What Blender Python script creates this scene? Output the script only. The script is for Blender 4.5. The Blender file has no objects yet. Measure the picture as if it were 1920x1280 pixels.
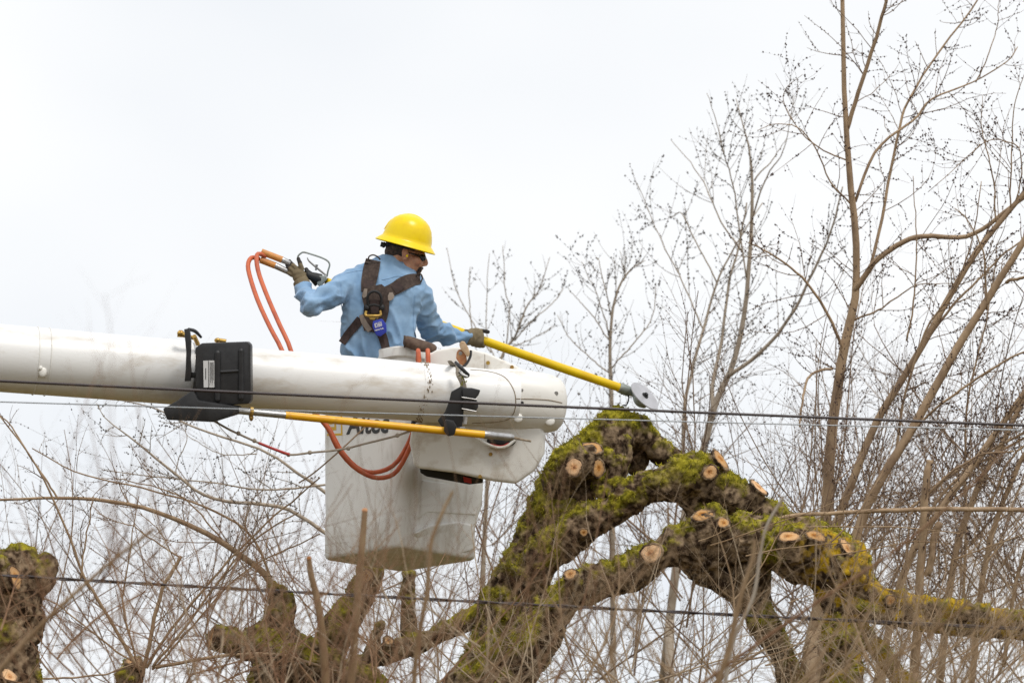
import bpy, bmesh, math, random
import numpy as np
from mathutils import Vector, Matrix
from mathutils.bvhtree import BVHTree

sc = bpy.context.scene
C = sc.collection
R = math.radians

# ------------------------------------------------------------------ camera
PITCH = R(11.7)
CAM = np.array([0.0, 0.0, 1.6])
FWD = np.array([0.0, math.cos(PITCH), math.sin(PITCH)])
UPV = np.array([0.0, -math.sin(PITCH), math.cos(PITCH)])
RGT = np.array([1.0, 0.0, 0.0])
K = 8978.0                       # photo pixels per unit of slope (telephoto lens)
cd = bpy.data.cameras.new('camera'); cam = bpy.data.objects.new('camera', cd); C.objects.link(cam)
cd.sensor_width = 36.0; cd.lens = K * 36.0 / 1920.0
cd.clip_start = 0.5; cd.clip_end = 2000.0
cam.location = CAM; cam.rotation_euler = (math.pi / 2 + PITCH, 0, 0)
cd.dof.use_dof = True; cd.dof.focus_distance = 26.3; cd.dof.aperture_fstop = 4.0
sc.camera = cam

# ------------------------------------------------------------------ sky, sun, exposure
SUN_EL, SUN_AZ = R(52), R(-30)    # azimuth measured from straight behind the camera, towards the right
w = bpy.data.worlds.new('World'); sc.world = w; w.use_nodes = True
nt = w.node_tree; N = nt.nodes; L = nt.links
bgn = N['Background']; bgn.inputs[1].default_value = 0.1
sky = N.new('ShaderNodeTexSky'); sky.sky_type = 'NISHITA'; sky.sun_disc = False
sky.sun_elevation = SUN_EL; sky.sun_rotation = R(150)
tc = N.new('ShaderNodeTexCoord'); mp = N.new('ShaderNodeMapping'); mp.inputs['Scale'].default_value = (1, 1, 1.6)
nz = N.new('ShaderNodeTexNoise'); nz.inputs['Scale'].default_value = 6.0; nz.inputs['Detail'].default_value = 3.0
nz.inputs['Roughness'].default_value = 0.45
cr = N.new('ShaderNodeValToRGB')
cr.color_ramp.elements[0].position = 0.34; cr.color_ramp.elements[0].color = (8.1, 8.4, 8.8, 1)
cr.color_ramp.elements[1].position = 0.62; cr.color_ramp.elements[1].color = (9.6, 9.65, 9.7, 1)
mx = N.new('ShaderNodeMix'); mx.data_type = 'RGBA'; mx.inputs[0].default_value = 0.94
L.new(tc.outputs['Generated'], mp.inputs['Vector']); L.new(mp.outputs[0], nz.inputs['Vector'])
L.new(nz.outputs['Fac'], cr.inputs[0]); L.new(sky.outputs[0], mx.inputs[6]); L.new(cr.outputs[0], mx.inputs[7])
L.new(mx.outputs[2], bgn.inputs[0])
sd = bpy.data.lights.new('sun', 'SUN'); sd.energy = 1.5; sd.angle = R(14); sd.color = (1.0, 0.95, 0.88)
so = bpy.data.objects.new('sun', sd); C.objects.link(so)
# light travels from behind-right of the camera, downwards, into the scene
ld = Vector((math.sin(SUN_AZ) * math.cos(SUN_EL), math.cos(SUN_AZ) * math.cos(SUN_EL), -math.sin(SUN_EL)))
so.rotation_euler = ld.to_track_quat('-Z', 'Y').to_euler(); so.location = (10, -10, 30)
sc.view_settings.view_transform = 'Standard'; sc.view_settings.look = 'None'
sc.view_settings.gamma = 1.0; sc.view_settings.use_curve_mapping = False; sc.view_settings.exposure = 0.12
sc.render.engine = 'CYCLES'; sc.cycles.use_denoising = True; sc.cycles.denoising_prefilter = 'NONE'; sc.cycles.denoising_quality = 'HIGH'; sc.cycles.use_adaptive_sampling = False
sc.cycles.max_bounces = 5; sc.cycles.diffuse_bounces = 3; sc.cycles.sample_clamp_indirect = 2.0

# ------------------------------------------------------------------ helpers
def P(px, py, d=26.0):
    """world point seen at a photo pixel, d metres along the view axis"""
    return CAM + FWD * d + RGT * ((px - 960) / K * d) + UPV * ((640 - py) / K * d)
def PX(n, d=26.0): return n * d / K
def unit(v):
    v = np.asarray(v, float); return v / (np.linalg.norm(v, axis=-1, keepdims=True) + 1e-12)
def smooth_path(pts, n):
    """Catmull-Rom through rows of any width, resampled to n rows"""
    p = np.asarray(pts, float)
    if len(p) == 2:
        t = np.linspace(0, 1, n)[:, None]; return p[0] * (1 - t) + p[1] * t
    q = np.vstack([2 * p[0] - p[1], p, 2 * p[-1] - p[-2]])
    t = np.linspace(0, len(p) - 1 - 1e-6, n); i = t.astype(int); f = (t - i)[:, None]
    a, b, c, e = q[i], q[i + 1], q[i + 2], q[i + 3]
    return 0.5 * (2 * b + (c - a) * f + (2 * a - 5 * b + 4 * c - e) * f ** 2 + (3 * b - a - 3 * c + e) * f ** 3)
def vnoise(p, seed=0):
    p = np.asarray(p, float); i = np.floor(p).astype(np.int64); f = p - i; u = f * f * (3 - 2 * f)
    def h(o):
        x, y, z = i[:, 0] + o[0], i[:, 1] + o[1], i[:, 2] + o[2]
        n = (x * 374761393 + y * 668265263 + z * 1274126177 + seed * 974711) & 0xffffffff
        n = ((n ^ (n >> 13)) * 1103515245) & 0xffffffff
        n = ((n ^ (n >> 16)) * 668265263) & 0xffffffff
        return ((n ^ (n >> 15)) & 0xffff) / 32767.5 - 1
    def lx(y, z): return h((0, y, z)) * (1 - u[:, 0]) + h((1, y, z)) * u[:, 0]
    def ly(z): return lx(0, z) * (1 - u[:, 1]) + lx(1, z) * u[:, 1]
    return ly(0) * (1 - u[:, 2]) + ly(1) * u[:, 2]
def fbm(p, seed=0, octv=3):
    s = 0; a = 1; t = 0
    for k in range(octv):
        s = s + a * vnoise(p * 2 ** k, seed + k); t += a; a *= 0.5
    return s / t

class MB:
    """collects geometry for ONE mesh object"""
    def __init__(s): s.v = []; s.f = []; s.n = 0
    def add(s, v, f):
        v = np.asarray(v, float).reshape(-1, 3)
        for q in f: s.f.append(tuple(int(k) + s.n for k in q))
        s.v.append(v); s.n += len(v); return s
    def verts(s): return np.vstack(s.v)
    def tube(s, pts, r, n=12, res=None, caps=True, flat=1.0):
        p = np.asarray(pts, float); r = np.broadcast_to(np.asarray(r, float), (len(p),))
        if res:
            q = smooth_path(np.hstack([p, r[:, None]]), res); p, r = q[:, :3], np.maximum(q[:, 3], 1e-4)
        m = len(p); t = unit(np.gradient(p, axis=0))
        ref = np.array([0, 0, 1.0]) if abs(t[0][2]) < 0.9 else np.array([1.0, 0, 0])
        a = unit(np.cross(t[0], ref)); A = []
        for k in range(m):
            a = unit(a - t[k] * np.dot(a, t[k])); A.append(a)
        A = np.array(A); B = np.cross(t, A)
        th = np.linspace(0, 2 * math.pi, n, endpoint=False)
        v = p[:, None] + r[:, None, None] * (np.cos(th)[None, :, None] * A[:, None] + flat * np.sin(th)[None, :, None] * B[:, None])
        f = [(k * n + j, k * n + (j + 1) % n, (k + 1) * n + (j + 1) % n, (k + 1) * n + j) for k in range(m - 1) for j in range(n)]
        if caps: f += [tuple(range(n - 1, -1, -1)), tuple((m - 1) * n + j for j in range(n))]
        return s.add(v, f)
    def ell(s, c, rad, M=None, n=16, m=10):
        th = np.linspace(0, 2 * math.pi, n, endpoint=False); ph = np.linspace(0, math.pi, m + 1)[1:-1]
        v = [(0, 0, 1)] + [(math.sin(b) * math.cos(a), math.sin(b) * math.sin(a), math.cos(b)) for b in ph for a in th] + [(0, 0, -1)]
        v = np.array(v) * np.asarray(rad, float)
        if M is not None: v = v @ np.asarray(M).T
        f = [(0, 1 + j, 1 + (j + 1) % n) for j in range(n)]
        for k in range(m - 2):
            f += [(1 + k * n + j, 1 + (k + 1) * n + j, 1 + (k + 1) * n + (j + 1) % n, 1 + k * n + (j + 1) % n) for j in range(n)]
        e = len(v) - 1; b0 = 1 + (m - 2) * n
        f += [(e, b0 + (j + 1) % n, b0 + j) for j in range(n)]
        return s.add(v + np.asarray(c), f)
    def loft(s, rings, caps=True):
        n = len(rings[0]); m = len(rings)
        f = [(k * n + j, k * n + (j + 1) % n, (k + 1) * n + (j + 1) % n, (k + 1) * n + j) for k in range(m - 1) for j in range(n)]
        if caps: f += [tuple(range(n - 1, -1, -1)), tuple((m - 1) * n + j for j in range(n))]
        return s.add(np.vstack(rings), f)
    def slab(s, poly, d0, d1):
        """outline given in photo pixels at depth d0, given real thickness back to d1 (same metric outline)"""
        a = np.array([P(x, y, d0) for x, y in poly]); b = a + FWD * (d1 - d0)
        return s.loft([a, b])
    def box(s, c, half, ax=None):
        ax = np.eye(3) if ax is None else np.asarray(ax, float)
        v = [np.asarray(c) + sx * half[0] * ax[0] + sy * half[1] * ax[1] + sz * half[2] * ax[2]
             for sz in (-1, 1) for sy in (-1, 1) for sx in (-1, 1)]
        return s.add(v, [(0, 2, 3, 1), (4, 5, 7, 6), (0, 1, 5, 4), (2, 6, 7, 3), (0, 4, 6, 2), (1, 3, 7, 5)])
    def disc(s, c, nrm, r, thick, n=20, wob=0.0, rng=None):
        nrm = unit(nrm); ref = np.array([0, 0, 1.0]) if abs(nrm[2]) < 0.9 else np.array([1.0, 0, 0])
        a = unit(np.cross(nrm, ref)); b = np.cross(nrm, a); rr = np.ones(n)
        if wob: 
            th0 = np.linspace(0, 2 * math.pi, n, endpoint=False)
            rr += wob * (np.sin(2 * th0 + rng.random() * 6) + 0.6 * np.sin(3 * th0 + rng.random() * 6))
        th = np.linspace(0, 2 * math.pi, n, endpoint=False)
        ring = np.asarray(c) + r * rr[:, None] * (np.cos(th)[:, None] * a + np.sin(th)[:, None] * b)
        return s.loft([ring, ring + nrm * thick])

WORG = {}
def fast_mesh(name, v, faces=None, quads=None, tris=None):
    me = bpy.data.meshes.new(name); v = np.ascontiguousarray(v, dtype=np.float32)
    if faces is not None:
        me.from_pydata(v.tolist(), [], faces)
    else:
        li = []; st = []; o = 0
        for arr, k in ((quads, 4), (tris, 3)):
            if arr is not None and len(arr):
                li.append(arr.reshape(-1)); st.append(o + np.arange(len(arr)) * k); o += arr.size
        li = np.concatenate(li).astype(np.int32); st = np.concatenate(st).astype(np.int32)
        me.vertices.add(len(v)); me.vertices.foreach_set('co', v.reshape(-1))
        me.loops.add(len(li)); me.loops.foreach_set('vertex_index', li)
        me.polygons.add(len(st)); me.polygons.foreach_set('loop_start', st)
        me.update(calc_edges=True)
    me.validate(); return me
def link(name, me, mat, parent=None, smooth=True, org=None, mats=None):
    o = bpy.data.objects.new(name, me); C.objects.link(o)
    org = np.array(WORG[parent]) if parent is not None else (np.zeros(3) if org is None else np.array(org))
    me.transform(Matrix.Translation(Vector(-org)))
    if parent is None: o.location = org
    else: o.parent = parent
    WORG[o] = org
    if mats:
        for m_ in mats: me.materials.append(m_)
    else: me.materials.append(mat)
    if smooth: me.polygons.foreach_set('use_smooth', [True] * len(me.polygons))
    return o
def obj(name, mb, mat, parent=None, smooth=True, bevel=0, seg=2, sharp=None, org=None):
    me = fast_mesh(name, mb.verts(), mb.f)
    bm = bmesh.new(); bm.from_mesh(me); bmesh.ops.recalc_face_normals(bm, faces=bm.faces)
    if bevel:
        ed = [e for e in bm.edges if len(e.link_faces) == 2 and e.calc_face_angle(0) > 0.5]
        bmesh.ops.bevel(bm, geom=ed, offset=bevel, segments=seg, profile=0.6, affect='EDGES', clamp_overlap=True)
    bm.to_mesh(me); bm.free()
    o = link(name, me, mat, parent, smooth, org)
    if smooth: me.set_sharp_from_angle(angle=R(sharp or 40))
    return o
def empty(name, loc, label, cat, group=None):
    o = bpy.data.objects.new(name, None); C.objects.link(o); o.location = loc; o.empty_display_size = 0.1
    WORG[o] = np.array(loc, float); return tag(o, label, cat, group)
def tag(o, label=None, cat=None, group=None, kind=None):
    for k, v in (('label', label), ('category', cat), ('group', group), ('kind', kind)):
        if v: o[k] = v
    return o
def remesh(mb, voxel, smooth=4):
    me = fast_mesh('tmp', mb.verts(), mb.f)
    bm = bmesh.new(); bm.from_mesh(me); bmesh.ops.recalc_face_normals(bm, faces=bm.faces); bm.to_mesh(me); bm.free()
    o = bpy.data.objects.new('tmp', me); C.objects.link(o)
    m = o.modifiers.new('r', 'REMESH'); m.mode = 'VOXEL'; m.voxel_size = voxel
    if smooth:
        m2 = o.modifiers.new('s', 'SMOOTH'); m2.iterations = smooth; m2.factor = 0.5
    bpy.context.view_layer.update()
    dg = bpy.context.evaluated_depsgraph_get()
    out = bpy.data.meshes.new_from_object(o.evaluated_get(dg))
    bpy.data.objects.remove(o); bpy.data.meshes.remove(me)
    return out
def get_v(me):
    a = np.empty(len(me.vertices) * 3, np.float32); me.vertices.foreach_get('co', a); return a.reshape(-1, 3).astype(float)
def get_n(me):
    a = np.empty(len(me.vertices) * 3, np.float32); me.vertices.foreach_get('normal', a); return a.reshape(-1, 3).astype(float)
def set_v(me, v): me.vertices.foreach_set('co', np.ascontiguousarray(v, np.float32).reshape(-1)); me.update()
def set_attr(me, name, val):
    a = me.attributes.new(name, 'FLOAT', 'POINT'); a.data.foreach_set('value', np.ascontiguousarray(val, np.float32))

# ------------------------------------------------------------------ materials
def mat(name, c1, rough=0.5, c2=None, scale=8.0, stretch=(1, 1, 1), bump=0.0, bscale=60.0, metal=0.0, spec=0.5,
        lo=0.4, hi=0.65, detail=5.0, coat=0.0, sheen=0.0, sss=0.0):
    m = bpy.data.materials.new(name); m.use_nodes = True; t = m.node_tree; b = t.nodes['Principled BSDF']
    b.inputs['Base Color'].default_value = (*c1, 1); b.inputs['Roughness'].default_value = rough
    b.inputs['Metallic'].default_value = metal; b.inputs['Specular IOR Level'].default_value = spec
    b.inputs['Coat Weight'].default_value = coat; b.inputs['Sheen Weight'].default_value = sheen
    if sss: b.inputs['Subsurface Weight'].default_value = sss; b.inputs['Subsurface Scale'].default_value = 0.01
    tcn = t.nodes.new('ShaderNodeTexCoord'); mpn = t.nodes.new('ShaderNodeMapping'); mpn.inputs['Scale'].default_value = stretch
    t.links.new(tcn.outputs['Object'], mpn.inputs['Vector'])
    if c2:
        n = t.nodes.new('ShaderNodeTexNoise'); n.inputs['Scale'].default_value = scale; n.inputs['Detail'].default_value = detail
        n.inputs['Roughness'].default_value = 0.6; t.links.new(mpn.outputs[0], n.inputs['Vector'])
        r = t.nodes.new('ShaderNodeValToRGB'); r.color_ramp.elements[0].position = lo; r.color_ramp.elements[1].position = hi
        r.color_ramp.elements[0].color = (*c1, 1); r.color_ramp.elements[1].color = (*c2, 1)
        t.links.new(n.outputs['Fac'], r.inputs[0]); t.links.new(r.outputs[0], b.inputs['Base Color'])
    if bump:
        n2 = t.nodes.new('ShaderNodeTexNoise'); n2.inputs['Scale'].default_value = bscale; n2.inputs['Detail'].default_value = 4
        t.links.new(mpn.outputs[0], n2.inputs['Vector'])
        bn = t.nodes.new('ShaderNodeBump'); bn.inputs['Strength'].default_value = bump; bn.inputs['Distance'].default_value = 0.01
        t.links.new(n2.outputs['Fac'], bn.inputs['Height']); t.links.new(bn.outputs[0], b.inputs['Normal'])
    return m
M = {}
M['boom'] = mat('white_fibreglass', (0.86, 0.855, 0.84), 0.38, (0.52, 0.44, 0.33), 5, (0.8, 1, 2.4), 0.05, 40, lo=0.54, hi=0.84, detail=9)
M['cowl'] = mat('cowl_white', (0.84, 0.82, 0.77), 0.42, (0.42, 0.33, 0.21), 6, (1, 1, 1.4), 0.06, 30, lo=0.54, hi=0.82, detail=9)
M['bucket'] = mat('bucket_white', (0.81, 0.795, 0.755), 0.45, (0.36, 0.29, 0.20), 4, (2.6, 2.6, 0.7), 0.08, 30, lo=0.50, hi=0.84, detail=9)
M['black'] = mat('black_plastic', (0.018, 0.018, 0.02), 0.45, (0.03, 0.03, 0.032), 20)
M['rubber'] = mat('black_rubber', (0.014, 0.014, 0.015), 0.6)
M['steel'] = mat('dull_steel', (0.50, 0.50, 0.50), 0.38, (0.35, 0.34, 0.33), 30, metal=0.8)
M['brass'] = mat('brass', (0.55, 0.36, 0.09), 0.4, (0.35, 0.2, 0.06), 40, metal=0.7)
M['label'] = mat('label_white', (0.72, 0.72, 0.72), 0.6)
M['ink'] = mat('ink', (0.03, 0.03, 0.03), 0.6)
M['amber'] = mat('amber_rod', (0.88, 0.46, 0.010), 0.35, (0.80, 0.37, 0.01), 8)
M['yellow'] = mat('yellow_pole', (0.86, 0.60, 0.006), 0.35, (0.78, 0.50, 0.006), 6)
M['hat'] = mat('hat_yellow', (0.95, 0.69, 0.001), 0.3, (0.84, 0.56, 0.004), 14, spec=0.4, lo=.5, hi=.8)
M['hose'] = mat('orange_hose', (0.62, 0.14, 0.05), 0.5, (0.47, 0.10, 0.045), 14)
M['sleeve'] = mat('ochre_sleeve', (0.66, 0.28, 0.06), 0.5, (0.5, 0.2, 0.06), 20)
M['shirt'] = mat('blue_cotton', (0.205, 0.345, 0.53), 0.85, (0.30, 0.455, 0.64), 6, bump=0.25, bscale=25, sheen=0.2, spec=0.2)
M['trouser'] = mat('navy_trouser', (0.03, 0.04, 0.07), 0.9)
M['skin'] = mat('skin', (0.50, 0.265, 0.165), 0.5, (0.42, 0.19, 0.115), 25, sss=0.08)
M['hair'] = mat('hair', (0.018, 0.013, 0.010), 0.8, (0.09, 0.055, 0.038), 70, bump=0.4, bscale=200)
M['strap'] = mat('brown_webbing', (0.045, 0.029, 0.023), 0.85, (0.085, 0.058, 0.045), 60, bump=0.3, bscale=200)
M['strapd'] = mat('dark_webbing', (0.035, 0.022, 0.020), 0.85, (0.06, 0.035, 0.03), 60)
M['taupe'] = mat('taupe_pad', (0.27, 0.22, 0.18), 0.85)
M['blue'] = mat('blue_tag', (0.025, 0.045, 0.38), 0.5)
M['lens'] = mat('dark_lens', (0.01, 0.009, 0.008), 0.1)
M['leather'] = mat('leather', (0.36, 0.13, 0.045), 0.6, (0.5, 0.26, 0.12), 30)
M['tan'] = mat('worn_leather', (0.46, 0.31, 0.18), 0.75, (0.6, 0.45, 0.3), 30)
M['webgrey'] = mat('grey_webbing', (0.30, 0.26, 0.22), 0.9, (0.2, 0.17, 0.12), 30)
M['pouch'] = mat('brown_pouch', (0.085, 0.05, 0.035), 0.8, (0.15, 0.10, 0.07), 30, bump=0.4, bscale=60)
M['sawgrey'] = mat('cast_grey', (0.33, 0.37, 0.35), 0.5, (0.24, 0.25, 0.22), 30, metal=0.3)
M['blade'] = mat('blade_disc', (0.52, 0.52, 0.55), 0.35, (0.42, 0.42, 0.44), 12, metal=0.25)
M['wire'] = mat('wire_sheath', (0.03, 0.018, 0.02), 0.45)
M['wiregrey'] = mat('bare_wire', (0.30, 0.32, 0.34), 0.45, metal=0.4)
M['logo'] = mat('logo_yellow', (0.72, 0.43, 0.02), 0.5)
M['red'] = mat('red_part', (0.45, 0.02, 0.015), 0.5)
M['grime'] = mat('grime', (0.22, 0.16, 0.10), 0.9, (0.4, 0.33, 0.25), 50)
M['ground'] = mat('dry_grass', (0.08, 0.056, 0.013), 0.95, (0.11, 0.076, 0.022), 0.4)
M['fg'] = mat('near_twig', (0.22, 0.135, 0.066), 0.8, (0.36, 0.25, 0.145), 5)
M['fgred'] = mat('near_red_twig', (0.18, 0.088, 0.042), 0.8, (0.30, 0.185, 0.10), 5)
M['fgpale'] = mat('near_pale_twig', (0.42, 0.325, 0.22), 0.8, (0.27, 0.19, 0.12), 5)
M['pale'] = mat('pale_stick', (0.42, 0.36, 0.29), 0.8, (0.33, 0.27, 0.21), 10)
M['stem'] = mat('tan_bark', (0.44, 0.31, 0.19), 0.8, (0.25, 0.165, 0.10), 9, (1, 1, 0.5), 0.4, 40)
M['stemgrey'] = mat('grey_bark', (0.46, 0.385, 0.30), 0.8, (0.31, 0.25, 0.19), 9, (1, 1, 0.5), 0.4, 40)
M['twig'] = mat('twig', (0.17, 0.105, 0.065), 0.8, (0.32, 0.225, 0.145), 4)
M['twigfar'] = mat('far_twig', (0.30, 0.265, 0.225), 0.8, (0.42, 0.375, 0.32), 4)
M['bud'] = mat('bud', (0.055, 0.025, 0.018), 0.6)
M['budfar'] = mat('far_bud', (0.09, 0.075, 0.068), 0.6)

def cut_wood():
    m = mat('cut_wood', (0.62, 0.37, 0.19), 0.85); t = m.node_tree; b = t.nodes['Principled BSDF']; nn = t.nodes; ll = t.links
    g = nn.new('ShaderNodeTexCoord'); n = nn.new('ShaderNodeTexNoise'); n.inputs['Scale'].default_value = 45; n.inputs['Detail'].default_value = 6
    ll.new(g.outputs['Object'], n.inputs['Vector'])
    a = nn.new('ShaderNodeAttribute'); a.attribute_name = 'ring'
    def mth(op, x, y):
        k = nn.new('ShaderNodeMath'); k.operation = op
        for i_, q in enumerate((x, y)):
            if isinstance(q, (int, float)): k.inputs[i_].default_value = q
            else: ll.new(q, k.inputs[i_])
        return k.outputs[0]
    u = mth('ADD', a.outputs['Fac'], mth('MULTIPLY', n.outputs['Fac'], 0.5)); w_ = mth('ADD', mth('MULTIPLY', mth('SINE', mth('MULTIPLY', u, 30.0), 0), 0.10), u)
    r = nn.new('ShaderNodeValToRGB'); e = r.color_ramp.elements
    e[0].position = 0.30; e[0].color = (0.42, 0.17, 0.055, 1); e[1].position = 1.28; e[1].color = (0.45, 0.25, 0.12, 1)
    for p, c in ((0.48, (0.62, 0.29, 0.10, 1)), (0.75, (0.80, 0.47, 0.22, 1)), (1.0, (0.78, 0.49, 0.26, 1))):
        q = e.new(min(p / 1.3, 1)); q.color = c
    e[0].position = 0.2; ll.new(mth('DIVIDE', w_, 1.3), r.inputs[0]); oi = nn.new('ShaderNodeObjectInfo'); hv = nn.new('ShaderNodeHueSaturation'); ll.new(r.outputs[0], hv.inputs['Color'])
    ll.new(mth('ADD', mth('MULTIPLY', oi.outputs['Random'], 0.5), 0.62), hv.inputs['Value']); ll.new(mth('ADD', mth('MULTIPLY', oi.outputs['Random'], -0.25), 1.15), hv.inputs['Saturation']); ll.new(hv.outputs[0], b.inputs['Base Color'])
    return m
M['cut'] = cut_wood()
def bark_mat():
    m = mat('mossy_bark', (0.1, 0.08, 0.06), 0.92); t = m.node_tree; b = t.nodes['Principled BSDF']; nn = t.nodes; ll = t.links
    def noise(s, d=6):
        g = nn.new('ShaderNodeTexCoord'); n = nn.new('ShaderNodeTexNoise'); n.inputs['Scale'].default_value = s; n.inputs['Detail'].default_value = d
        ll.new(g.outputs['Object'], n.inputs['Vector']); return n.outputs['Fac']
    def ramp(f, p0, c0, p1, c1):
        r = nn.new('ShaderNodeValToRGB'); e = r.color_ramp.elements
        e[0].position = p0; e[0].color = (*c0, 1); e[1].position = p1; e[1].color = (*c1, 1); ll.new(f, r.inputs[0]); return r.outputs[0]
    def attr(a):
        n = nn.new('ShaderNodeAttribute'); n.attribute_name = a; return n.outputs['Fac']
    def mixc(f, a, b_):
        n = nn.new('ShaderNodeMix'); n.data_type = 'RGBA'; ll.new(f, n.inputs[0]); ll.new(a, n.inputs[6]); ll.new(b_, n.inputs[7]); return n.outputs[2]
    bark = ramp(noise(22), 0.42, (0.038, 0.021, 0.011), 0.66, (0.34, 0.245, 0.155))
    moss = ramp(noise(30), 0.36, (0.10, 0.092, 0.005), 0.66, (0.40, 0.345, 0.028))
    lich = ramp(noise(35), 0.36, (0.30, 0.18, 0.006), 0.66, (0.56, 0.36, 0.02))
    c = mixc(attr('moss'), bark, moss); c = mixc(attr('lichen'), c, lich)
    ll.new(c, b.inputs['Base Color'])
    bn = nn.new('ShaderNodeBump'); bn.inputs['Strength'].default_value = 0.7; bn.inputs['Distance'].default_value = 0.012
    ll.new(noise(55), bn.inputs['Height']); ll.new(bn.outputs[0], b.inputs['Normal']); b.inputs['Specular IOR Level'].default_value = 0.2
    return m
M['bark'] = bark_mat()
M['moss'] = mat('moss_tuft', (0.15, 0.145, 0.006), 0.9, (0.50, 0.44, 0.04), 9, spec=0.2)
def glove_mat():
    m = mat('glove_cloth', (0.20, 0.155, 0.09), 0.9); t = m.node_tree; b = t.nodes['Principled BSDF']
    a = t.nodes.new('ShaderNodeAttribute'); a.attribute_name = 'tip'
    x = t.nodes.new('ShaderNodeMix'); x.data_type = 'RGBA'; x.inputs[6].default_value = (0.20, 0.155, 0.09, 1); x.inputs[7].default_value = (0.035, 0.03, 0.027, 1)
    t.links.new(a.outputs['Fac'], x.inputs[0]); t.links.new(x.outputs[2], b.inputs['Base Color']); return m
M['glove'] = glove_mat()

# ------------------------------------------------------------------ ground (below the frame; the upward view never reaches it)
g = MB(); S = 600
xs = np.linspace(-S, S, 41)
gv = np.array([(x, y + 200, 0.0) for y in xs for x in xs]); gv[:, 2] = 0
g.add(gv, [(j * 41 + i, j * 41 + i + 1, (j + 1) * 41 + i + 1, (j + 1) * 41 + i) for j in range(40) for i in range(40)])
tag(obj('ground', g, M['ground'], smooth=False), kind='structure')

# ================================================================== BOOM
def D_boom(x): return 25.15 + 0.55 * x / 880.0
def boomP(x, y, dd=0): return P(x, y, D_boom(x) + dd)
AX = unit(boomP(880, 742) - boomP(0, 671))                      # boom axis
boom = empty('lift_boom', boomP(-1500, 560), 'white fibreglass lift boom reaching across to the bucket', 'boom')
def axis_pt(x): return boomP(x, 671 + (742 - 671) * x / 880.0)
mb = MB()
mb.tube([axis_pt(-1500), axis_pt(-700), axis_pt(0), axis_pt(200), axis_pt(349), axis_pt(353), axis_pt(356)],
        [PX(76, 25), PX(70, 25), PX(64, 25), PX(62.5, 25), PX(61, 25.3), PX(60, 25.3), PX(57, 25.3)], 64)
obj('outer_section', mb, M['boom'], boom)
mb = MB(); xs_ = [300, 480, 680, 760, 787]; rr_ = [56, 56.5, 57, 55.5, 54.5]
mb.tube([axis_pt(x) for x in xs_], [PX(r, D_boom(x)) for x, r in zip(xs_, rr_)], 64)
obj('inner_section', mb, M['boom'], boom)
mb = MB(); xs_ = [783, 786, 800, 850, 900, 955, 966]; rr_ = [52, 55.5, 55.5, 53.5, 53, 52.5, 51]
mb.tube([axis_pt(x) for x in xs_], [PX(r, D_boom(x)) for x, r in zip(xs_, rr_)], 64)
obj('tip_section', mb, M['boom'], boom)
# grimy joint band: a ring of dried mud pieces round the tube
rng = np.random.default_rng(5); mb = MB()
nrmA = unit(np.cross(AX, FWD)); nrmB = np.cross(AX, nrmA)
for k in range(170):
    th = rng.uniform(0, 2 * math.pi); x = 790 + rng.normal(0, 3.5) + 5 * math.sin(th * 2); r = PX(55.6, 25.65)
    c = axis_pt(x) + r * (math.cos(th) * nrmA + math.sin(th) * nrmB)
    mb.ell(c, np.array([0.5, 1, 1]) * rng.uniform(0.003, 0.008), n=6, m=4)
o = obj('mud_crust', mb, M['grime'], boom); tag(o, kind='stuff')
# collar ring at the end of the outer section
mb = MB(); mb.tube([axis_pt(356), axis_pt(361)], PX(58, 25.35), 48); obj('end_ring', mb, M['steel'], boom)
# chipped bump near the frame edge
mb = MB(); mb.ell(boomP(80, 697, -0.17), (0.022, 0.014, 0.03)); mb.ell(boomP(76, 690, -0.172), (0.012, 0.012, 0.014)); obj('patch_lug', mb, M['cowl'], boom)
mb = MB()
for s_, x0 in ((0, 66), (1, 88)):
    ring = [axis_pt(x0) + PX(64.2, 25.2) * (math.cos(t) * nrmA + math.sin(t) * nrmB) for t in np.linspace(-0.2, 3.4, 24)]
    mb.tube(ring, 0.0025, 6)
obj('seam', mb, M['cowl'], boom)
# tip cowl: rounded shell sharing the boom axis
def rrect(c, ax1, ax2, h1, h2, rad, n=8):
    out = []
    for k, (sx, sy) in enumerate(((1, 1), (-1, 1), (-1, -1), (1, -1))):
        for t in np.linspace(0, math.pi / 2, n):
            a = t + k * math.pi / 2
            out.append(c + ax1 * (sx * (h1 - rad) + rad * math.cos(a)) + ax2 * (sy * (h2 - rad) + rad * math.sin(a)))
    return np.array(out)
UPB = unit(UPV - AX * np.dot(UPV, AX)); DPB = np.cross(AX, UPB)
mb = MB(); rings = []
for x, top, bot, hd in [(905, 700, 797, .12), (915, 692, 803, .155), (940, 690, 806, .165), (970, 692, 808, .17), (1010, 698, 811, .17), (1030, 703, 811, .165), (1042, 709, 808, .155), (1050, 718, 800, .135), (1055, 735, 785, .10)]:
    c = boomP(x, (top + bot) / 2, 0.05); h = PX((bot - top) / 2, 25.8)
    rings.append(rrect(c, UPB, DPB, h, hd, min(h, hd) * 0.86))
mb.loft(rings); cowl = obj('tip_cowl', mb, M['cowl'], boom, sharp=60)
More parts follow.
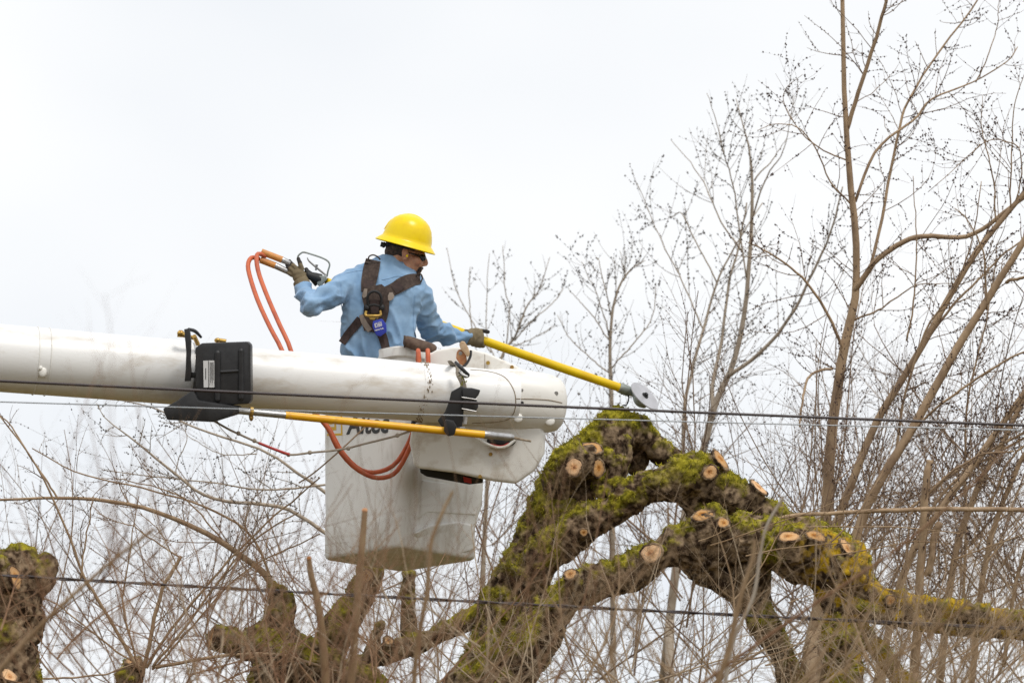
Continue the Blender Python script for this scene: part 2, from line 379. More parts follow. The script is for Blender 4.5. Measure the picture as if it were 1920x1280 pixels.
# seams, rivets and bosses of the cowl (each laid on its surface by a ray)
def bvh_of(o):
    me = o.data; org = WORG[o]
    return BVHTree.FromPolygons([tuple(v.co + Vector(org)) for v in me.vertices], [tuple(p.vertices) for p in me.polygons])
def hit(bv, px, py, off=0.0, fall=None):
    d = unit(P(px, py, 1.0) - CAM); h = bv.ray_cast(Vector(CAM), Vector(d))
    if h[0] is None: return fall
    return np.array(h[0]) - d * off
bcowl = bvh_of(cowl); btip = bvh_of([c for c in boom.children if c.name.startswith('tip_section')][0])
bboth = lambda px, py, off=0: min([q for q in (hit(bcowl, px, py, off), hit(btip, px, py, off)) if q is not None], key=lambda q: np.linalg.norm(q - CAM), default=None)
def seam(pts, r=0.003, m='grime', par=boom, fn=bboth, nm='seam'):
    q = smooth_path(pts, 28); w_ = [fn(a, b, 0.0005) for a, b in q]; w_ = [z for z in w_ if z is not None]
    mb = MB(); mb.tube(w_, r, 6); return obj(nm, mb, M[m], par)
seam([(882, 693), (915, 696), (945, 706), (962, 728), (967, 750), (964, 772), (952, 786), (925, 791), (885, 793)])
seam([(968, 747), (1000, 748), (1030, 750), (1054, 755)], 0.0025)
for (x, y, r, m_) in [(979, 731, .007, 'steel'), (979, 755, .009, 'black'), (1043, 737, .011, 'steel'), (1042, 762, .006, 'grime')]:
    q = bboth(x, y)
    if q is not None: mb = MB(); mb.disc(q + FWD * .003, -FWD, r, .007, 14); obj('rivet', mb, M[m_], boom)
for (x, y) in [(971, 783), (1031, 789)]:
    q = bboth(x, y)
    if q is not None: mb = MB(); mb.ell(q, (.026, .010, .026)); obj('boss', mb, M['cowl'], boom)
# black shield box over the section joint
mb = MB(); mb.slab([(366, 652), (378, 643), (464, 640), (470, 646), (471, 750), (466, 757), (380, 761), (367, 752)], 24.98, 25.17)
cov = obj('cover_box', mb, M['black'], boom, bevel=0.010)
for pts, r in (([(408, 662), (408, 700), (408, 748)], .017), ([(452, 658), (452, 700), (452, 745)], .016), ([(414, 697), (450, 695)], .009)):
    mb = MB(); mb.tube([P(a, b, 24.98) for a, b in pts], r, 12, res=8)
    for e in (pts[0], pts[-1]): mb.ell(P(*e, 24.98), (r, r, r), n=12, m=8)
    obj('rib', mb, M['black'], cov)
mb = MB(); mb.slab([(381, 676), (402, 675.5), (402, 726), (382, 726)], 24.974, 24.984); lab = obj('warning_label', mb, M['label'], cov, smooth=False)
mb = MB(); mb.slab([(390.5, 676), (391.5, 676), (391.8, 726), (390.8, 726)], 24.9725, 24.9765)
for k in range(6):
    x = 393.5 + k * 1.3; mb.slab([(x, 679), (x + .45, 679), (x + .45, 722 - (k % 3) * 5), (x, 722 - (k % 3) * 5)], 24.9725, 24.9765)
mb.slab([(385, 690), (386.3, 690), (386.3, 711), (385, 711)], 24.9725, 24.9765)
obj('print', mb, M['ink'], lab, smooth=False)
mb = MB(); mb.slab([(345, 617), (355, 615), (358, 640), (357, 672), (358, 700), (357, 714), (346, 715), (348, 690), (349, 660)], 25.0, 25.06)
obj('strap_arm', mb, M['black'], boom, bevel=.004)
mb = MB(); mb.slab([(352, 698), (382, 697), (382, 709), (352, 708)], 25.03, 25.08); obj('strap_link', mb, M['black'], boom, bevel=.003)
mb = MB(); mb.tube([P(354, 617, 25.04), P(366, 621, 25.1), P(377, 632, 25.15)], [.008, .010, .007], 10, res=10); obj('cable_loop', mb, M['black'], boom)
mb = MB(); mb.tube([P(334, 625, 25.2), P(345, 628, 25.2), P(364, 634, 25.22)], [.020, .013, .010], 12); mb.ell(P(339, 625, 25.2), (.02, .018, .018)); mb.tube([P(364, 630, 25.2), P(371, 645, 25.25)], .012, 10)
obj('hydraulic_fitting', mb, M['brass'], boom)
mb = MB(); mb.ell(P(408, 638, 25.25), (.018, .018, .014)); mb.tube([P(412, 638, 25.25), P(424, 640, 25.25)], .012, 10); obj('hydraulic_fitting', mb, M['brass'], boom)
# tray under the joint that holds the rod
mb = MB(); mb.slab([(305, 766), (330, 752), (362, 730), (372, 750), (448, 762), (448, 776), (400, 791), (313, 787)], 24.95, 25.22)
obj('rod_tray', mb, M['black'], boom, bevel=.010)
# front rubber rod holder
mb = MB(); mb.slab([(846, 734), (864, 724), (876, 728), (870, 755), (868, 790), (864, 808), (840, 816), (828, 800), (820, 788), (834, 772), (842, 752)], 25.36, 25.46)
obj('rod_holder', mb, M['rubber'], boom, bevel=.008)
q = [(866, 727), (884, 727), (901, 731), (897, 741), (891, 747), (896, 754), (897, 763), (891, 772), (866, 768), (869, 748)]
mb = MB(); mb.slab(q, 25.34, 25.42); hb = obj('holder_grip', mb, M['black'], boom, bevel=.008)
for a_, b_ in (((866, 744.5), (894, 749)), ((866, 766), (893, 771))):
    mb = MB(); mb.tube([P(*a_, 25.338), P(*b_, 25.338)], .003, 8); obj('edge_strip', mb, M['steel'], hb)
mb = MB(); mb.slab([(853, 777), (877, 779), (875, 795), (850, 792)], 25.383, 25.392); lab = obj('warning_label', mb, M['label'], boom, smooth=False)
mb = MB()
for k in range(5): mb.slab([(855 - k * .4, 780.5 + k * 2.4), (872 - k * .4, 782 + k * 2.4), (872 - k * .4, 782.8 + k * 2.4), (855 - k * .4, 781.3 + k * 2.4)], 25.3815, 25.386)
obj('print', mb, M['ink'], lab, smooth=False)
mb = MB(); mb.slab([(834, 786), (850, 789), (856, 800), (852, 815), (840, 818), (832, 808)], 25.19, 25.40); obj('rod_clip', mb, M['rubber'], boom, bevel=.008)
mb = MB(); mb.slab([(846, 799), (872, 800), (872, 806), (846, 806)], 25.36, 25.44); obj('holder_foot', mb, M['steel'], boom, bevel=.002)
# lower mounting housing (turns with the boom tip)
mb = MB(); mb.slab([(772, 800), (790, 785), (950, 790), (1012, 800), (1023, 812), (1021, 850), (1003, 882), (968, 907), (925, 902), (850, 886), (785, 878), (776, 872), (768, 830)], 25.72, 26.05)
hs = obj('mounting_housing', mb, M['cowl'], boom, bevel=.028, seg=4, sharp=55)
bh = bvh_of(hs)
for (x, y) in [(920, 851), (900, 893)]:
    q = hit(bh, x, y); 
    if q is not None: mb = MB(); mb.disc(q + FWD * .004, -FWD, .011, .012, 6); obj('bolt', mb, M['brass'], hs)
mb = MB(); q = P(940, 826, 25.715); mb.ell(q, (PX(27), .025, PX(13)), n=24); obj('hole_shade', mb, M['rubber'], hs)  # solid black ellipsoid paints the dark inside of a hole; none is cut
mb = MB(); mb.tube([P(918, 834, 25.69), P(940, 838, 25.685), P(955, 832, 25.69)], .010, 8, res=10); obj('hose_end', mb, M['red'], hs)
mb = MB(); mb.tube([P(880, 812, 25.70), P(905, 828, 25.69), P(930, 838, 25.68), P(950, 836, 25.68), P(968, 822, 25.69)], .008, 8, res=20); obj('lip', mb, M['cowl'], hs)
# dark box added as the recess shade between housing and bucket
mb = MB(); mb.slab([(786, 872), (900, 886), (906, 905), (880, 908), (800, 893), (788, 886)], 25.86, 26.2); kb = obj('recess_shade', mb, M['rubber'], boom, bevel=.008)
mb = MB(); mb.slab([(868, 893), (884, 897), (884, 906), (870, 903)], 25.835, 25.9); obj('warning_plate', mb, M['red'], kb, smooth=False)
# grey webbing tied over the tip with black clip
mb = MB(); pts = [(843, 677), (850, 686), (858, 700), (866, 716), (871, 732)]
mb.tube([hit(btip, a, b, .004, P(a, b, 25.55)) for a, b in pts], [.012, .018, .020, .019, .016], 10, res=20, flat=.35)
wb = obj('tie_strap', mb, M['webgrey'], boom)
mb = MB(); mb.tube([P(854, 679, 25.50), P(862, 687, 25.47), P(872, 697, 25.47), P(878, 703, 25.48), P(872, 706, 25.48), P(860, 697, 25.48)], [.008, .011, .010, .009, .007, .006], 10, res=24); obj('clip', mb, M['black'], wb)
mb = MB(); mb.tube([P(862, 695, 25.475), P(868, 702, 25.46), P(877, 706, 25.46)], .006, 8, res=10); obj('clip_edge', mb, M['label'], wb)
mb = MB()
for k in range(14): 
    a = P(869 + rng.normal(0, 4), 712 + rng.normal(0, 5), 25.47); mb.tube([a, a + rng.normal(0, .012, 3)], .002, 4)
o = obj('frayed_fibre', mb, M['moss'], wb); tag(o, kind='stuff')

# ------------------------------------------------------------------ amber rod clipped under the boom
rod = empty('telescoping_rod', P(450, 770, 24.93), 'amber rod with silver ends clipped along the underside of the boom', 'rod')
rp = lambda x: P(x, 770 + (820 - 770) * ((x - 450) / 512.0), 24.98 + 0.34 * (x - 450) / 512.0)
mb = MB(); mb.tube([rp(535), rp(720), rp(912)], PX(7.2, 25), 20); obj('shaft', mb, M['amber'], rod)
mb = MB(); mb.tube([rp(440), rp(540)], PX(6.6, 25), 16); f_ = obj('ferrule', mb, M['steel'], rod)
mb = MB(); mb.tube([rp(468), rp(474)], PX(10, 25), 16); mb.ell(rp(471) - UPV * .03, (.012, .014, .018)); obj('clamp', mb, M['brass'], f_)
mb = MB(); mb.tube([rp(908), rp(925), rp(926), rp(958), rp(963)], [PX(7.8, 25), PX(7.8, 25), PX(7, 25), PX(7.2, 25), PX(5, 25)], 16); obj('ferrule', mb, M['steel'], rod)
mb = MB(); mb.tube([rp(960), P(980, 824, 25.32), P(996, 827, 25.32)], [.008, .0055, .0055], 8); obj('tip_pin', mb, M['grime'], rod)

# ================================================================== BUCKET
bc = P(750, 1049, 26.46); zb = bc[2]
zt = zb + 1.105
bucket = empty('lift_bucket', (bc[0], bc[1], zb), 'white fibreglass lift bucket with worker standing in it', 'bucket')
def bring(z, hd, rc, dx=0, rightf=1.0, n=7):
    """rounded square seen corner-on; hd = half diagonal"""
    h = hd / math.sqrt(2); c = np.array([bc[0] + dx, bc[1], z]); s2 = math.sqrt(.5)
    a1 = np.array([s2, s2, 0]); a2 = np.array([-s2, s2, 0])
    q = rrect(c, a1, a2, h, h, rc, n); off = q[:, 0] - c[0]
    q[:, 0] = np.where(off > 0, c[0] + off * rightf, q[:, 0]); return q
H = zt - zb
prof = [(0.0, .415, .045, 1.0), (0.008, .430, .05, 1.0), (0.022, .438, .055, 1.0), (0.18, .442, .06, .985), (0.245, .445, .07, 1.03), (0.30, .447, .07, 1.07), (0.5, .452, .07, 1.08), (0.9, .462, .07, 1.06), (1.02, .466, .07, 1.05)]
rings = [bring(zb + z, hd, rc, 0.012 * z, rf) for z, hd, rc, rf in prof]
rings += [bring(zt, .468, .07, 0.012, 1.05), bring(zt, .448, .06, 0.012, 1.05), bring(zb + .05, .42, .06, 0, 1.0)]
mb = MB(); mb.loft(rings); shell = obj('shell', mb, M['bucket'], bucket, sharp=50)
mb = MB(); rg = bring(zt - .008, .478, .075, .012, 1.05, 9); rg = np.vstack([rg, rg[:1]])
mb.loft([bring(zt + z_, hd_r, .075, .012, 1.05, 9) for z_, hd_r in ((-.055, .472), (-.048, .500), (-.004, .506), (.004, .500), (.004, .452), (-.02, .450))], caps=False); obj('rim', mb, M['bucket'], bucket, sharp=35)
# side cover on the rim beside the boom tip
mb = MB(); mb.slab([(790, 705), (797, 668), (818, 656), (853, 651), (880, 653), (916, 663), (968, 686), (1000, 706), (975, 722)], 25.93, 26.25)
sc_ = obj('rim_cover', mb, M['cowl'], bucket, bevel=.012, seg=3)
bcv = bvh_of(sc_)
for x, y in ((915, 680), (960, 688)):
    q = hit(bcv, x, y, fall=P(x, y, 25.92)); mb = MB(); mb.disc(q + FWD * .004, -FWD, .011, .014, 8); obj('bolt', mb, M['brass'], sc_)
seam([(909, 664), (909, 680), (908, 700)], .0015, 'grime', sc_, lambda a, b, o: hit(bcv, a, b, o))
# relief panels on the right-hand face
bsh = bvh_of(shell)
mb = MB(); q = [hit(bsh, a, b, -.004) for a, b in [(772, 1000), (800, 984), (850, 978), (880, 984), (886, 1030), (840, 1043), (780, 1040)]]
q = [z for z in q if z is not None]; nrm_r = unit(np.array([.7, -.7, 0]))
mb.loft([np.array(q), np.array(q) + nrm_r * .034]); obj('step_panel', mb, M['bucket'], bucket, bevel=.018, seg=3)
mb = MB(); q = [hit(bsh, a, b, -.004) for a, b in [(790, 900), (905, 915), (908, 935), (890, 965), (800, 960), (776, 975)]]
q = [z for z in q if z is not None]; mb.loft([np.array(q), np.array(q) + nrm_r * .012]); obj('scuff_panel', mb, M['bucket'], bucket, bevel=.01, seg=3)
# lettering on the left face
def text_part(name, body, origin, ax, up, size, m_, par, shear=0.0, depth=.0012):
    cu = bpy.data.curves.new('t', 'FONT'); cu.body = body; cu.size = size; cu.shear = shear; cu.extrude = depth; cu.offset = size * .022
    o = bpy.data.objects.new('t', cu); C.objects.link(o); bpy.context.view_layer.update()
    me = bpy.data.meshes.new_from_object(o.evaluated_get(bpy.context.evaluated_depsgraph_get())); bpy.data.objects.remove(o)
    ax = unit(ax); up = unit(up); v = get_v(me); set_v(me, np.asarray(origin) + v[:, :1] * ax + v[:, 1:2] * up + v[:, 2:3] * np.cross(ax, up))
    return link(name, me, m_, par, smooth=False)
f0 = hit(bsh, 651, 813); f1 = hit(bsh, 699, 811); f2 = hit(bsh, 652, 850)
axl = unit(f1 - f0); upl = unit(f0 - f2); nl = np.cross(axl, upl)
text_part('lettering', 'Altec', f0 + nl * .0015, axl, upl, .155, M['ink'], shell, .22)
lo = hit(bsh, 614, 817) + nl * .001
mb = MB()
for (u0, v0, u1, v1) in ((0, 0, .125, .012), (.113, .012, .125, .13), (0, .118, .113, .13), (0, .03, .075, .05), (.06, .05, .075, .10), (0, .065, .045, .10)):
    mb.box(lo + axl * (u0 + u1) / 2 + upl * (v0 + v1) / 2, ((u1 - u0) / 2, (v1 - v0) / 2, .0015), (axl, upl, nl))
obj('logo_mark', mb, M['logo'], shell, smooth=False)

# ------------------------------------------------------------------ orange hoses of the tool
hoses = empty('hydraulic_hose', P(700, 885, 25.9), 'pair of orange hydraulic hoses looping from the saw handle and under the boom', 'hose')
def hose(pts, d, r=PX(4.4)):
    mb = MB(); mb.tube([P(a, b, dd) for (a, b), dd in zip(pts, d)], r, 12, res=60); return obj('hose', mb, M['hose'], hoses)
hose([(499, 480), (484, 476), (481, 488), (486, 515), (503, 560), (524, 608), (545, 655), (560, 720), (590, 775), (615, 800), (640, 845), (672, 878), (705, 885), (740, 870), (766, 830), (778, 790), (784, 740), (787, 700), (786, 678), (784, 657), (784, 690)],
     [26.5, 26.47, 26.42, 26.35, 26.2, 26.05, 25.97, 25.94, 25.93, 25.93, 25.93, 25.93, 25.93, 25.93, 25.92, 25.9, 25.9, 25.88, 25.88, 25.9, 25.98])
hose([(486, 486), (472, 483), (465, 496), (469, 520), (484, 565), (507, 615), (528, 655), (550, 715), (590, 772), (616, 805), (632, 838), (660, 872), (695, 893), (725, 894), (748, 878), (772, 830), (782, 790), (795, 740), (802, 700), (803, 678), (802, 657), (803, 690)],
     [26.5, 26.47, 26.42, 26.35, 26.2, 26.05, 25.97, 25.94, 25.92, 25.91, 25.9, 25.9, 25.9, 25.9, 25.9, 25.9, 25.9, 25.9, 25.88, 25.88, 25.9, 25.98])
mb = MB(); mb.tube([P(777, 796, 25.9), P(780, 782, 25.9)], PX(7), 14); obj('hose_clamp', mb, M['rubber'], hoses)

# ------------------------------------------------------------------ leather hook block hanging on the rim
lb = empty('leather_block', P(868, 690, 25.8), 'brown leather tool loop with black strap hung over the bucket rim', 'tool loop')
mb = MB(); mb.slab([(856, 660), (860, 655), (867, 655), (874, 664), (876, 680), (870, 687), (862, 682), (855, 672)], 25.78, 25.83); obj('pad', mb, M['leather'], lb, bevel=.008)
mb = MB(); mb.slab([(861, 645), (865, 639), (871, 640), (878, 652), (881, 664), (877, 670), (869, 660), (863, 654)], 25.76, 25.86); obj('flap', mb, M['tan'], lb, bevel=.012, seg=3)
mb = MB(); mb.disc(P(863.5, 662, 25.78), -FWD, .010, .008, 14); obj('rivet', mb, M['steel'], lb)
mb = MB(); mb.tube([P(883, 658, 25.79), P(882, 668, 25.78), P(876, 680, 25.78), P(868, 688, 25.77)], .014, 10, res=16, flat=.5); obj('strap', mb, M['black'], lb)

# ================================================================== WORKER
feet = P(742, 1030, 26.46)
man = empty('person', (feet[0], feet[1], zb + .05), 'worker in blue shirt and gloves standing in the bucket, seen from behind', 'person')
# --- head frame: looks along +x, turned slightly away, bent down, rolled towards the camera
HO = P(761, 478, 26.50); yaw, pit, rol = R(8), R(14), R(13)
Fh = np.array([math.cos(yaw) * math.cos(pit), math.sin(yaw) * math.cos(pit), -math.sin(pit)])
R0 = unit(np.cross(Fh, [0, 0, 1.0])); U0 = np.cross(R0, Fh)
Rh = R0 * math.cos(rol) - U0 * math.sin(rol); Uh = np.cross(Rh, Fh)
HM = np.stack([Rh, Fh, Uh], axis=1) * 1.05                     # local (right, forward, up) -> world
hw = lambda x, y, z: HO + HM @ np.array([x, y, z], float)
def head_parts(mb, extra=True):
    E = lambda c, r: mb.ell(hw(*c), r, HM)
    E((0, -.018, .055), (.075, .097, .090)); E((0, .033, -.030), (.060, .058, .080)); E((0, .068, -.092), (.028, .028, .022))
    for s_ in (-1, 1):
        E((s_ * .040, .022, -.068), (.022, .046, .030)); E((s_ * .042, .060, -.015), (.027, .030, .028))
        E((s_ * .073, -.006, .0), (.012, .020, .033)); E((s_ * .083, -.014, .012), (.009, .017, .024)); E((s_ * .012, .104, -.026), (.010, .011, .009))
    E((0, .064, -.052), (.034, .034, .036)); E((0, .062, .0), (.046, .034, .044)); E((0, .082, -.030), (.030, .020, .026))
    E((0, .078, .028), (.054, .022, .014)); E((0, .094, -.054), (.024, .013, .007)); E((0, .091, -.067), (.021, .013, .008))
    mb.tube([hw(0, .088, .022), hw(0, .108, -.004), hw(0, .117, -.019)], [.014, .014, .014], 10); E((0, .114, -.020), (.012, .011, .011))
    mb.tube([hw(0, -.035, -.01), hw(0, -.045, -.08), P(733, 500, 26.5)], [.060, .060, .068], 16)
TOR = [(664, 708, 72, .128, 26.45), (640, 708, 69, .122, 26.45), (600, 711, 71, .125, 26.45), (565, 716, 74, .13, 26.46), (540, 721, 76, .13, 26.47), (520, 724, 71, .118, 26.49), (503, 727, 57, .098, 26.5), (489, 732, 32, .07, 26.5), (480, 735, 22, .06, 26.5)]
def torso_rings(k):
    rs = []
    for y, x, hwid, hd, d in [(760, 722, 66, .125, 26.45), (710, 714, 68, .128, 26.45)] + TOR:
        c = P(x, y, d); t = np.linspace(0, 2 * math.pi, 28, endpoint=False)
        cx, sx = np.cos(t), np.sin(t); e = .8
        cx = np.sign(cx) * abs(cx) ** e; sx = np.sign(sx) * abs(sx) ** e
        axx = unit(RGT * 1 + UPV * -.10)
        rs.append(c + np.outer(cx * (PX(hwid) - k), axx) + np.outer(sx * (hd - k), FWD))
    return rs
LA = [(668, 527, 26.46), (640, 540, 26.41), (610, 560, 26.30), (588, 572, 26.25), (577, 562, 26.33), (571, 548, 26.42), (569, 540, 26.47)]
LR = [.078, .076, .066, .061, .058, .049, .043]
RA = [(772, 545, 26.46), (786, 560, 26.50), (796, 590, 26.58), (808, 616, 26.66), (830, 625, 26.71), (858, 631, 26.78), (878, 632, 26.83)]
RR = [.076, .077, .070, .068, .062, .048, .042]
def arms(mb, k):
    mb.tube([P(*p) for p in LA], [r - k for r in LR], 18, res=40); mb.tube([P(*p) for p in RA], [r - k for r in RR], 18, res=40)
    for A_, R_ in ((LA, LR), (RA, RR)): mb.ell(P(*A_[0]), np.ones(3) * (R_[0] - k))
def legs(mb, k):
    for s_, fx in ((-1, 708), (1, 772)):
        hipp = P(718 + s_ * 26, 745, 26.45); kn = P((718 + s_ * 28 + fx) / 2, 880, 26.47); an = np.array([P(fx, 1020, 26.46)[0], feet[1], zb + .13])
        mb.tube([hipp, kn, an], [.090 - k, .065 - k, .048 - k], 14, res=16)
        if k > 0: mb.tube([an, an + [0, 0, -.06], an + [.0, .12, -.068]], [.042, .040, .028], 10)
mb = MB(); head_parts(mb); mb.loft(torso_rings(.03)); arms(mb, .036); legs(mb, .012)
me = remesh(mb, .0055, 3); body = link('body', me, M['skin'], man)
# --- shirt
mb = MB(); mb.loft(torso_rings(0)); arms(mb, 0)
me = remesh(mb, .0068, 5)
v = get_v(me); n_ = get_n(me)
loc = (v - P(715, 580, 26.45)); lx, ly, lz = loc @ RGT, loc @ FWD, loc @ UPV
q = np.stack([lx * 11 + lz * 3, ly * 11, lz * 5 - lx * 3], 1)
wr = 1 - np.abs(fbm(q, 3, 2)) * 2.2
q2 = np.stack([lx * 6 - lz * 14, ly * 9, lz * 7 + lx * 7], 1); wr2 = 1 - np.abs(fbm(q2, 9, 2)) * 2.4
arm_w = np.clip((np.abs(lx + .01) - .17) / .06, 0, 1); low = np.clip((.02 - lz) / .2, 0, 1)
wr = wr - wr.mean(); wr2 = wr2 - wr2.mean()
v += n_ * ((wr * .013 * (0.9 + low * 1.3) * (1 - arm_w)) + wr2 * .024 * arm_w)[:, None]
v += n_ * (fbm(loc * 22, 5, 2) * .003)[:, None]
set_v(me, v); shirt = link('shirt', me, M['shirt'], man); bshirt = bvh_of(shirt)
# collar
mb = MB(); cc = HO + HM @ np.array([0, -.045, -.092]); rings = []
cn = unit(Uh * .75 + np.array([0, 0, .6]) - Fh * .35); ca = unit(np.cross(cn, FWD)); cb = np.cross(cn, ca)
t = np.linspace(0, 2 * math.pi, 30, endpoint=False)
for hh, rad in ((-.030, .080), (-.005, .077), (.022, .072), (.024, .068), (.0, .070), (-.03, .072)):
    rings.append(cc + cn * hh + rad * (np.outer(np.cos(t), ca) + 1.08 * np.outer(np.sin(t), cb)))
mb.loft(rings, caps=False); obj('collar', mb, M['shirt'], shirt)
def strap(name, pts, hwid, m_, par, off=.004, thick=.005, bv=bshirt, nu=5, nv=26, inset=0):
    """webbing that lies on the cloth: rows follow the surface below"""
    c = smooth_path(pts, nv); hwid = np.broadcast_to(np.asarray(hwid, float), (len(pts),)); hwv = smooth_path(hwid[:, None], nv)[:, 0]
    tg = unit(np.gradient(c, axis=0)); nr = np.stack([-tg[:, 1], tg[:, 0]], 1); F_ = []; last = 26.3
    for k in range(nv):
        row = []
        for u in np.linspace(-1, 1, nu):
            a, b = c[k] + nr[k] * u * hwv[k]; h = hit(bv, a, b)
            if h is None: h = P(a, b, last)
            last = np.dot(h - CAM, FWD); row.append(h)
        F_.append(row)
    F_ = np.array(F_); view = unit(F_.reshape(-1, 3) - CAM).reshape(F_.shape)
    fr, bk = F_ - view * (off + thick), F_ - view * (off - .012)
    idx = lambda k, j, o: o + k * nu + j; T = nv * nu; f = []
    for k in range(nv - 1):
        for j in range(nu - 1):
            f += [(idx(k, j, 0), idx(k, j + 1, 0), idx(k + 1, j + 1, 0), idx(k + 1, j, 0)), (idx(k, j, T), idx(k + 1, j, T), idx(k + 1, j + 1, T), idx(k, j + 1, T))]
        for j in (0, nu - 1): f.append((idx(k, j, 0), idx(k + 1, j, 0), idx(k + 1, j, T), idx(k, j, T)))
    for k in (0, nv - 1):
        for j in range(nu - 1): f.append((idx(k, j, 0), idx(k, j, T), idx(k, j + 1, T), idx(k, j + 1, 0)))
    mb = MB(); mb.add(np.vstack([fr.reshape(-1, 3), bk.reshape(-1, 3)]), f); return obj(name, mb, m_, par)
for pts in ([(646, 512), (664, 508), (680, 506)], [(716, 524), (730, 521), (745, 517), (760, 519)], [(640, 530), (641, 550), (640, 575)], [(779, 553), (777, 580), (776, 610), (780, 632)]):
    strap('stitched_seam', pts, .8, M['shirt'], shirt, .001, .002, nu=3)
# trousers
mb = MB(); legs(mb, 0); mb.loft([r for r in torso_rings(-.004)[:2]] + [torso_rings(-.004)[2] - UPV * .05]); me = remesh(mb, .012, 3); link('trousers', me, M['trouser'], man)
# hair at nape and temples, moustache and goatee
mb = MB(); 
mb.ell(hw(0, -.024, .045), (.0775, .0975, .088), HM); mb.ell(hw(0, -.058, -.004), (.056, .058, .046), HM)
me = remesh(mb, .006, 2); v = get_v(me); lv = (v - HO) @ HM / 1.05 ** 2
bm = bmesh.new(); bm.from_mesh(me)
bmesh.ops.delete(bm, geom=[x for x, l in zip(list(bm.verts), lv) if l[2] > .09 or (l[1] > .0 and l[2] < .035) or (l[1] > .045)], context='VERTS'); bm.to_mesh(me); bm.free()
link('hair', me, M['hair'], man)
mb = MB(); E = lambda c, r: mb.ell(hw(*c), r, HM)
E((0, .101, -.045), (.026, .008, .006)); E((0, .090, -.088), (.022, .013, .017)); E((0, .077, -.105), (.024, .022, .012))
for s_ in (-1, 1): E((s_ * .027, .088, -.058), (.006, .012, .018)); E((s_ * .026, .080, -.082), (.009, .016, .014))
obj('goatee', mb, M['hair'], man)
mb = MB(); mb.ell(hw(.083, .002, -.004), (.007, .007, .007), HM); obj('ear_plug', mb, M['hat'], man)
# --- gloves
def glove(chains, palm, cuff, name='glove'):
    mb = MB()
    for c, r in palm: mb.ell(P(*c), (r[0] * 1.12, r[1] * 1.15, r[2] * 1.12))
    for pts in chains:
        rr = np.linspace(.0145, .0115, len(pts)); mb.tube([P(*p) for p in pts], rr, 10, res=14); mb.ell(P(*pts[-1]), np.ones(3) * .0115, n=8, m=6)
    mb.tube([P(*p) for p in cuff], np.linspace(.046, .045, len(cuff)), 16, res=10)
    me = remesh(mb, .0036, 2); v = get_v(me)
    tips = np.array([P(*p[-1]) for p in chains]); mids = np.array([P(*p[-2]) for p in chains])
    d = np.min([np.minimum(np.linalg.norm(v - a, axis=1), np.linalg.norm(v - (a + b) / 2, axis=1)) for a, b in zip(tips, mids)], axis=0)
    set_attr(me, 'tip', np.clip((.026 - d) / .008, 0, 1))
    v += get_n(me) * (vnoise(v * 60, 2) * .0018)[:, None]; set_v(me, v)
    return link(name, me, M['glove'], man)
glove([[(567, 506, 26.49), (563, 495, 26.485), (559.5, 485, 26.50)], [(558, 506, 26.49), (549, 497, 26.49), (543, 490, 26.515)],
       [(553, 510, 26.49), (544, 503, 26.49), (538, 497, 26.515)], [(549, 516, 26.495), (541, 511, 26.495), (537, 505, 26.52)],
       [(573, 517, 26.51), (578, 511, 26.535), (574, 505, 26.56)]],
      [((562, 519, 26.49), (.036, .022, .034)), ((559, 512, 26.49), (.034, .020, .024)), ((566, 527, 26.49), (.036, .026, .028))],
      [(563, 526, 26.49), (567, 534, 26.48), (571, 543, 26.46)])
glove([[(884, 634, 26.835), (886, 645, 26.87), (889, 641, 26.905), (889, 633, 26.905)], [(891, 636, 26.835), (893, 647, 26.87), (896, 643, 26.905), (896, 635, 26.905)],
       [(897, 639, 26.835), (899, 648, 26.87), (902, 645, 26.905), (902, 637, 26.905)], [(902, 640, 26.84), (904, 648, 26.87), (907, 646, 26.90), (907, 640, 26.905)],
       [(893, 621, 26.85), (904, 620, 26.86), (915, 622, 26.87)]],
      [((892, 629, 26.835), (.042, .024, .040)), ((897, 634, 26.835), (.030, .022, .036)), ((886, 626, 26.85), (.030, .030, .030))],
      [(888, 631, 26.84), (880, 632, 26.835), (873, 632, 26.82)])

# ------------------------------------------------------------------ hard hat
hat = empty('hard_hat', hw(0, -.02, .03), 'yellow full-brim hard hat worn by the bucket worker', 'hard hat')
hrings = []; th = np.linspace(0, 2 * math.pi, 56, endpoint=False)
def hring(sx, sy, z, droop=0): return np.array([hw(.98 * sx * math.cos(a), -.015 + .98 * sy * math.sin(a), z - droop * (1 if abs(math.cos(a)) > 0 else 0)) for a in th])
base = .060
oprof = [(.140, .166, base - .020), (.1415, .168, base - .017), (.136, .162, base - .010), (.118, .143, base + .008), (.112, .136, base + .014), (.110, .132, base + .03), (.107, .127, base + .06), (.099, .117, base + .09), (.083, .098, base + .118), (.060, .072, base + .138), (.03, .038, base + .149), (.004, .005, base + .152)]
iprof = [(.004, .005, base + .147), (.056, .068, base + .132), (.095, .112, base + .088), (.105, .128, base + .03), (.109, .132, base + .008), (.134, .160, base - .016)]
mb = MB(); mb.loft([hring(*p) for p in oprof + iprof]); mb.f = mb.f[:-2]
mb.f += [(len(oprof) * 0 + j, (j + 1) % 56, (len(oprof) + len(iprof) - 1) * 56 + (j + 1) % 56, (len(oprof) + len(iprof) - 1) * 56 + j) for j in range(56)]
obj('hat_shell', mb, M['hat'], hat, sharp=60)
mb = MB(); rd = [(.136, .0), (.127, .045), (.110, .088), (.085, .118), (.05, .141), (0, .1525), (-.05, .141), (-.085, .118), (-.115, .088), (-.135, .04)]
mb.tube([hw(0, -.015 + y * .98, base + z) for y, z in rd], [.004, .010, .012, .013, .013, .013, .013, .012, .010, .004], 10, res=40, flat=.5); obj('ridge', mb, M['hat'], hat)
